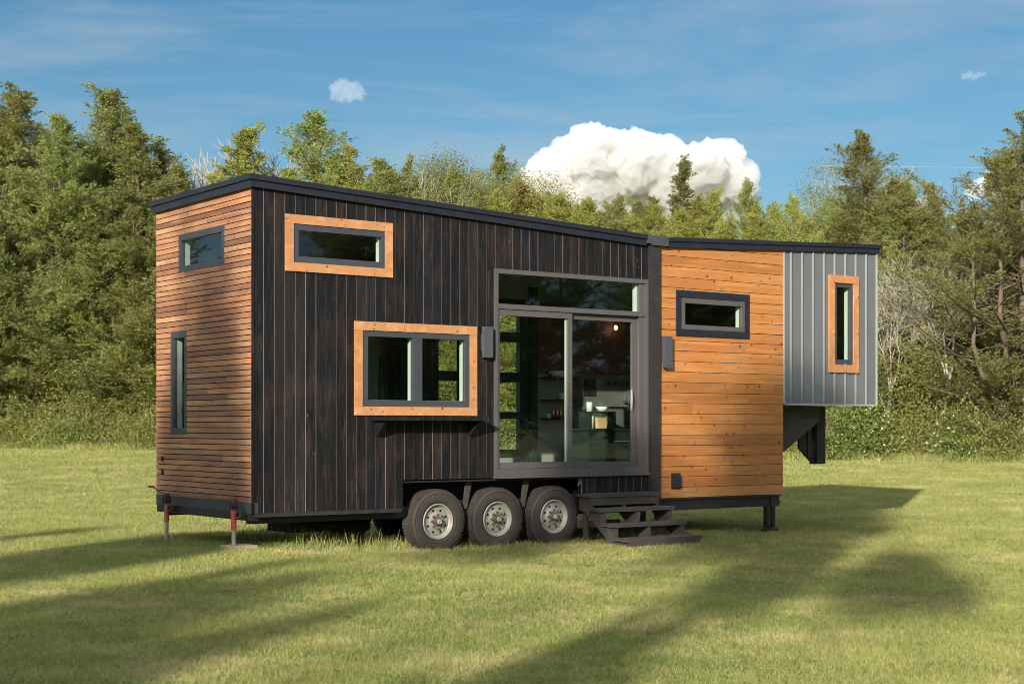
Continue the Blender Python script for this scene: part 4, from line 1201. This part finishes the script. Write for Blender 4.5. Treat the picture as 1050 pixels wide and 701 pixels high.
    # filling rows inside the wood, hidden up to their tops by the front trees
    for i in range(56):
        l = -30 + i * 62 / 55 + rnd.uniform(-.6, .6); D = treeD(l) + (4.5 if i % 2 else 9) + rnd.uniform(0, 2)
        px = 525 + l / D * 1598
        lim = np.interp(px, [-100, 0, 160, 190, 230, 300, 380, 450, 560, 660, 760, 870, 930, 1000, 1100], [140, 132, 165, 245, 186, 188, 196, 190, 212, 214, 202, 206, 192, 222, 185])
        h = max(3.5, (438 - lim - rnd.uniform(-4, 16)) / 1598 * D + 1)
        key = rnd.choice('abde'); x, y = cw(l, D)
        put_tree('cedar_tree', K[key][0], mats(key, rnd.choice([None, None, 'yellowleaf'])), x, y, h, 11, 'shaded cedar deeper in the wood, mostly hidden by the front row', 'cedars deeper in the wood', rnd.uniform(0, 6.28), 1.5)
    for i in range(17):     # low bushy cedars filling the edge under the cloud
        px = 385 + i * 24 + rnd.uniform(-5, 5); D = treeD((px - 525) / 1598 * 55) + 3.0 + rnd.uniform(0, 2.5); l = (px - 525) / 1598 * D
        roof = np.interp(px, [260, 664, 820], [180, 243, 247]); x, y = cw(l, D)
        h = (438 - (roof - rnd.uniform(16, 34))) / 1598 * D + .8; key = rnd.choice('dda')
        put_tree('cedar_tree', K[key][0], mats(key, rnd.choice([None, 'yellowleaf', 'yellowleaf'])), x, y, h, 11, 'low bushy cedar just showing over the roof line in the front of the wood', 'low cedars over the roof line', rnd.uniform(0, 6.28), 1.7)
    # trees standing behind and left of the photographer: they shade the lawn and show in the panes
    def pq(q, p): return .586 * q + .81 * p, -.81 * q + .586 * p
    S = [(6.15, -27, 10.4, 'h', .40), (4.0, -29, 13.5, 'h', .60), (5.3, -26, 7.8, 'w', .24), (2.1, -27, 9.2, 'w', .42), (-1.1, -28, 14.0, 'w', .34), (-4.6, -29, 10.6, 'w', .45), (-8.8, -27, 11.2, 'w', .5), (-13, -30, 11.8, 'w', .5), (-19, -28, 11, 'o', .9), (15, -36, 9, 's', 1.2)]
    for q, p, h, key, wd in S:
        x, y = pq(q, p)
        nm = {'c': 'cedar_tree', 's': 'leafy_tree', 'n': 'bare_tree'}[K[key][2]]
        put_tree(nm, K[key][0], mats(key), x, y, h, K[key][1], 'tree behind the photographer whose shade falls on the lawn', 'trees behind the photographer', rnd.uniform(0, 6.28), wd)
    for i in range(34):
        a = R(-105 + i * 4.2); rr = 46 + rnd.uniform(-3, 3)
        x, y = 6 + rr * math.cos(a), -4 + rr * math.sin(a)
        if rr and (x > 30 and y > 0): continue
        key = rnd.choice(['a', 'd', 'b']); h = rnd.uniform(10, 13)
        put_tree('cedar_tree', K[key][0], mats(key), x, y, h, 11, 'cedar across the field, seen only in the window reflections', 'cedars reflected in the panes', rnd.uniform(0, 6.28), 1.5)
    for i in range(14):
        x = -31 + i * 2.1 + rnd.uniform(-1, 1); y = 42 + i * 1.3
        key = rnd.choice('ade')
        put_tree('cedar_tree', K[key][0], mats(key), x, y, rnd.uniform(9, 12), 11, 'cedar left of the field, seen only in the end windows', 'cedars reflected in the end windows', rnd.uniform(0, 6.28), 1.4)

def build_brush():
    """tangled undergrowth along the foot of the wood"""
    rg = np.random.default_rng(31)
    lists = {0: [], 1: [], 2: [], 3: []}; segs = []
    L = -42.0
    for row, (dd, hmin, hmax, step) in enumerate(((0.0, 1.0, 2.0, 1.0), (0.9, 2.0, 3.2, 1.15), (2.0, 3.0, 4.6, 1.3))):
        l = -40.0
        while l < 40:
            D = treeD(l) + dd + rg.uniform(-.3, .3); x, y = cw(l, D); g0 = float(gz(x, y))
            h = rg.uniform(hmin, hmax) * (1 + .18 * math.sin(l * .6)); r = rg.uniform(.9, 1.5)
            px = 525 + l / D * 1598
            kind = 0
            if rg.random() < .16: kind = 1
            if 850 < px < 915 and row < 2: kind = 1
            if px > 960 and row < 2 and rg.random() < .4: kind = 1
            if row == 2 and rg.random() < .35: kind = 2
            n = int(2600 * (h / 3) ** .5 * (1 if abs(l) < 24 else .35))
            # leaves fill a lumpy dome, denser at its skin
            d = rg.normal(0, 1, (n, 3)); d /= np.linalg.norm(d, axis=1, keepdims=True); d[:, 2] = np.abs(d[:, 2]) * 1.0
            lump = 1 + .28 * np.sin(d[:, 0] * 5 + l) * np.sin(d[:, 2] * 6 + l * 2) + .16 * np.sin(d[:, 1] * 9 + d[:, 2] * 11)
            rad = (rg.random(n) ** .35) * lump
            c = d * rad[:, None] * np.array([r, r * .8, h]); c += rg.normal(0, .08, (n, 3))
            c[:, 2] = np.abs(c[:, 2]) + .03
            c += [x, y, g0]
            lists[kind].append(leaf_tris(c, .06 if kind != 1 else .08, rg, np.array([[0, 0, .3]]), 1, .42))
            if kind == 1 and px > 900:
                cc = c[rg.random(n) < .10] + [0, 0, .03]; lists[3].append(leaf_tris(cc, .055, rg, None, 1, .5))
            for _ in range(int(5 + 5 * (kind == 2))):
                a = rg.random() * 6.28; p = np.array([x + rg.normal(0, r * .5), y + rg.normal(0, .4), g0 + rg.uniform(0, h * .6)])
                dr = np.array([math.cos(a) * .8, math.sin(a) * .8, rg.uniform(.2, 1.2)]); ln = rg.uniform(.5, 1.6)
                m_ = p + dr * ln * .5; e = m_ + (dr + rg.normal(0, .35, 3)) * ln * .5
                segs.append([*p, *m_, .014, .010]); segs.append([*m_, *e, .010, .004])
            l += step * rg.uniform(.8, 1.2)
    V = []; mi = []
    order = {0: 0, 1: 1, 2: 2, 3: 3}
    for k_ in (0, 1, 2, 3):
        if not lists[k_]: continue
        v = np.concatenate(lists[k_]); V.append(v); mi.append(np.full(len(v) // 3, order[k_]))
    nv = sum(len(v) for v in V)
    tv, tf = tubes(segs, 3)
    tf3 = np.concatenate([tf[:, [0, 1, 2]], tf[:, [0, 2, 3]]])
    F = np.concatenate([np.arange(nv).reshape(-1, 3), tf3 + nv]); V.append(tv); mi.append(np.full(len(tf3), 4))
    me = tri_mesh('undergrowth', np.concatenate(V), F, np.concatenate(mi))
    for k_ in ('brush', 'brightleaf', 'cedarleaf', 'petal', 'twig'): me.materials.append(M[k_])
    o = bpy.data.objects.new('undergrowth', me); C.objects.link(o)
    tag(o, 'tangled bushes and brambles massed along the foot of the wood', 'undergrowth', kind='stuff')

# ------------------------------------------------------------------ clouds and cable
def cloud_mat(den=0.09):
    m = NT('cloud_vapour')
    v = m.n('ShaderNodeVolumeScatter'); v.inputs['Color'].default_value = (.89, .94, 1.0, 1)
    v.inputs['Density'].default_value = den; v.inputs['Anisotropy'].default_value = 0.0
    a_ = m.n('ShaderNodeVolumeAbsorption'); a_.inputs['Color'].default_value = (0, 0, 0, 1); a_.inputs['Density'].default_value = den * 0.13
    ad = m.n('ShaderNodeAddShader'); m.l(v.outputs[0], ad.inputs[0]); m.l(a_.outputs[0], ad.inputs[1])
    m.l(ad.outputs[0], m.out.inputs['Volume']); return m.mat

def ico(sub):
    import bmesh
    bm = bmesh.new(); bmesh.ops.create_icosphere(bm, subdivisions=sub, radius=1)
    V = np.array([v.co[:] for v in bm.verts]); F = np.array([[v.index for v in f.verts] for f in bm.faces]); bm.free(); return V, F

def build_cloud(blobs, dist, label, seed, vox=1.3, amp=1.0, den=None):
    """blobs: (px, py, radius px, depth offset px) welded into one billowing body"""
    rg = np.random.default_rng(seed); s = dist / 1598
    IV, IF = ico(3); VV = []; FF = []; n = 0
    for px, py, r, dz in blobs:
        if len(blobs) > 20: px = 651 + (px - 651) * .93
        l = (px - 525) * s; z = CAMZ + (438 - py) * s; D = dist + dz * s
        VV.append(IV * r * s * [1, 1, .92] + np.array([*cw(l, D), z])); FF.append(IF + n); n += len(IV)
    tmp = link('cloud_seed', tri_mesh('cloud_seed', np.concatenate(VV), np.concatenate(FF)), M['cloudm'])
    md = tmp.modifiers.new('weld', 'REMESH'); md.mode = 'VOXEL'; md.voxel_size = vox
    dg = bpy.context.evaluated_depsgraph_get(); ev = tmp.evaluated_get(dg)
    me = bpy.data.meshes.new_from_object(ev); bpy.data.objects.remove(tmp)
    me.name = 'cloud'
    nv = len(me.vertices); co_ = np.empty(nv * 3, np.float32); me.vertices.foreach_get('co', co_); co_ = co_.reshape(-1, 3)
    no = np.empty(nv * 3, np.float32); me.vertices.foreach_get('normal', no); no = no.reshape(-1, 3)
    R0 = np.median([b_[2] for b_ in blobs]) * s
    d = np.empty(nv)
    for i in range(nv):
        p = Vector(co_[i].tolist())
        d[i] = .34 * (1 - 2.2 * abs(mnoise.noise(p / (R0 * .8)))) + .20 * (1 - 2.2 * abs(mnoise.noise(p / (R0 * .36)))) + .10 * (1 - 2 * abs(mnoise.noise(p / (R0 * .15)))) + .05 * mnoise.noise(p / (R0 * .07))
    co_ = co_ + no * (d * R0 * amp)[:, None]
    me.vertices.foreach_set('co', co_.astype(np.float32).ravel())
    me.polygons.foreach_set('use_smooth', np.ones(len(me.polygons), bool)); me.update()
    me.materials.clear()
    tmp = link('cloud_seed', me, M['cloudm']); md = tmp.modifiers.new('weld', 'REMESH'); md.mode = 'VOXEL'; md.voxel_size = vox * .8
    dg = bpy.context.evaluated_depsgraph_get(); me2 = bpy.data.meshes.new_from_object(tmp.evaluated_get(dg)); bpy.data.objects.remove(tmp)
    me = me2; me.name = 'cloud'; me.materials.clear()
    o = link('cloud', me, cloud_mat(den) if den else M['cloudm'])
    tag(o, label, 'cloud')

def build_clouds():
    M['cloudm'] = cloud_mat()
    rg = np.random.default_rng(5)
    B = []
    top = lambda x: np.interp(x, [533, 548, 575, 610, 640, 665, 690, 705, 722, 740, 757, 775], [182, 162, 146, 131, 136, 139, 142, 150, 150, 143, 149, 166])
    for i in range(46):
        x = rg.uniform(552, 760); r = rg.uniform(12, 26) * (1 - .35 * (abs(x - 640) / 120) ** 2)
        t = top(x) + 9; y = t + r * .96 + abs(rg.normal(0, 14)); y = min(y, 205)
        x = min(max(x, 533 + r), 777 - r)
        B.append((x, y, r, rg.normal(0, 22) + (y - t) * -.3))
    for x in range(543, 772, 9): r_ = rg.uniform(7, 12); B.append((x + rg.uniform(-3, 3), top(x) + r_ + 7, r_, rg.normal(0, 8)))
    for x in range(560, 765, 11):
        for y in (168, 180, 192, 204): B.append((x, max(y, top(x) + 30), 22, 24 + rg.normal(0, 5)))
    build_cloud(B, 1600, 'big white cumulus cloud rising behind the trees over the roof joint', 3)
    build_cloud([(346, 91, 4.5, 0), (352, 88, 4, 0), (357, 92, 5.5, 3), (364, 90, 3.5, 0), (368, 96, 4, 2), (350, 98, 4, 2), (343, 99, 2.5, 0), (360, 99, 3.5, 0)], 1700, 'tiny white puff of cloud high above the middle of the black wall', 4, .7, 2.6, .02)
    build_cloud([(1012, 190, 10, 0), (1026, 183, 12, 0), (1044, 186, 13, 4), (1002, 197, 7, 0), (1066, 188, 15, 0), (1082, 196, 12, 0)], 1650, 'white cloud low behind the trees at the right edge', 6, den=.05)
    build_cloud([(989, 79, 2.2, 0), (994, 77, 2.6, 0), (999, 79, 2.4, 0), (1004, 77, 1.8, 0), (1009, 76, 1.2, 0)], 1700, 'speck of cloud high over the right-hand trees', 7, .5, 2.2, .025)

def build_wire():
    k = MB(); a = np.array([*cw(-15, 60), 13.0]); pts = []
    for i in range(41):
        t = i / 40; D = 62; l = 12.2 + 38 * t
        x, y = cw(l, D + 0 * t); z = CAMZ + (438 - 173) / 1598 * 62 + .35 * ((t - .4) ** 2) * 2
        pts.append((x, y, z))
    k.path(pts, .009, 5); o = k.build('power_cable', M['wire']); tag(o, 'thin pale overhead cable crossing the sky at right above the treetops', 'cable')
    for t_, nm in ((pts[0], 'a'), (pts[-1], 'b')): pass

build_ground(); build_grass(); build_house(); build_steps(); build_pad(); build_interior()
build_woods(); build_brush(); build_clouds(); build_wire()
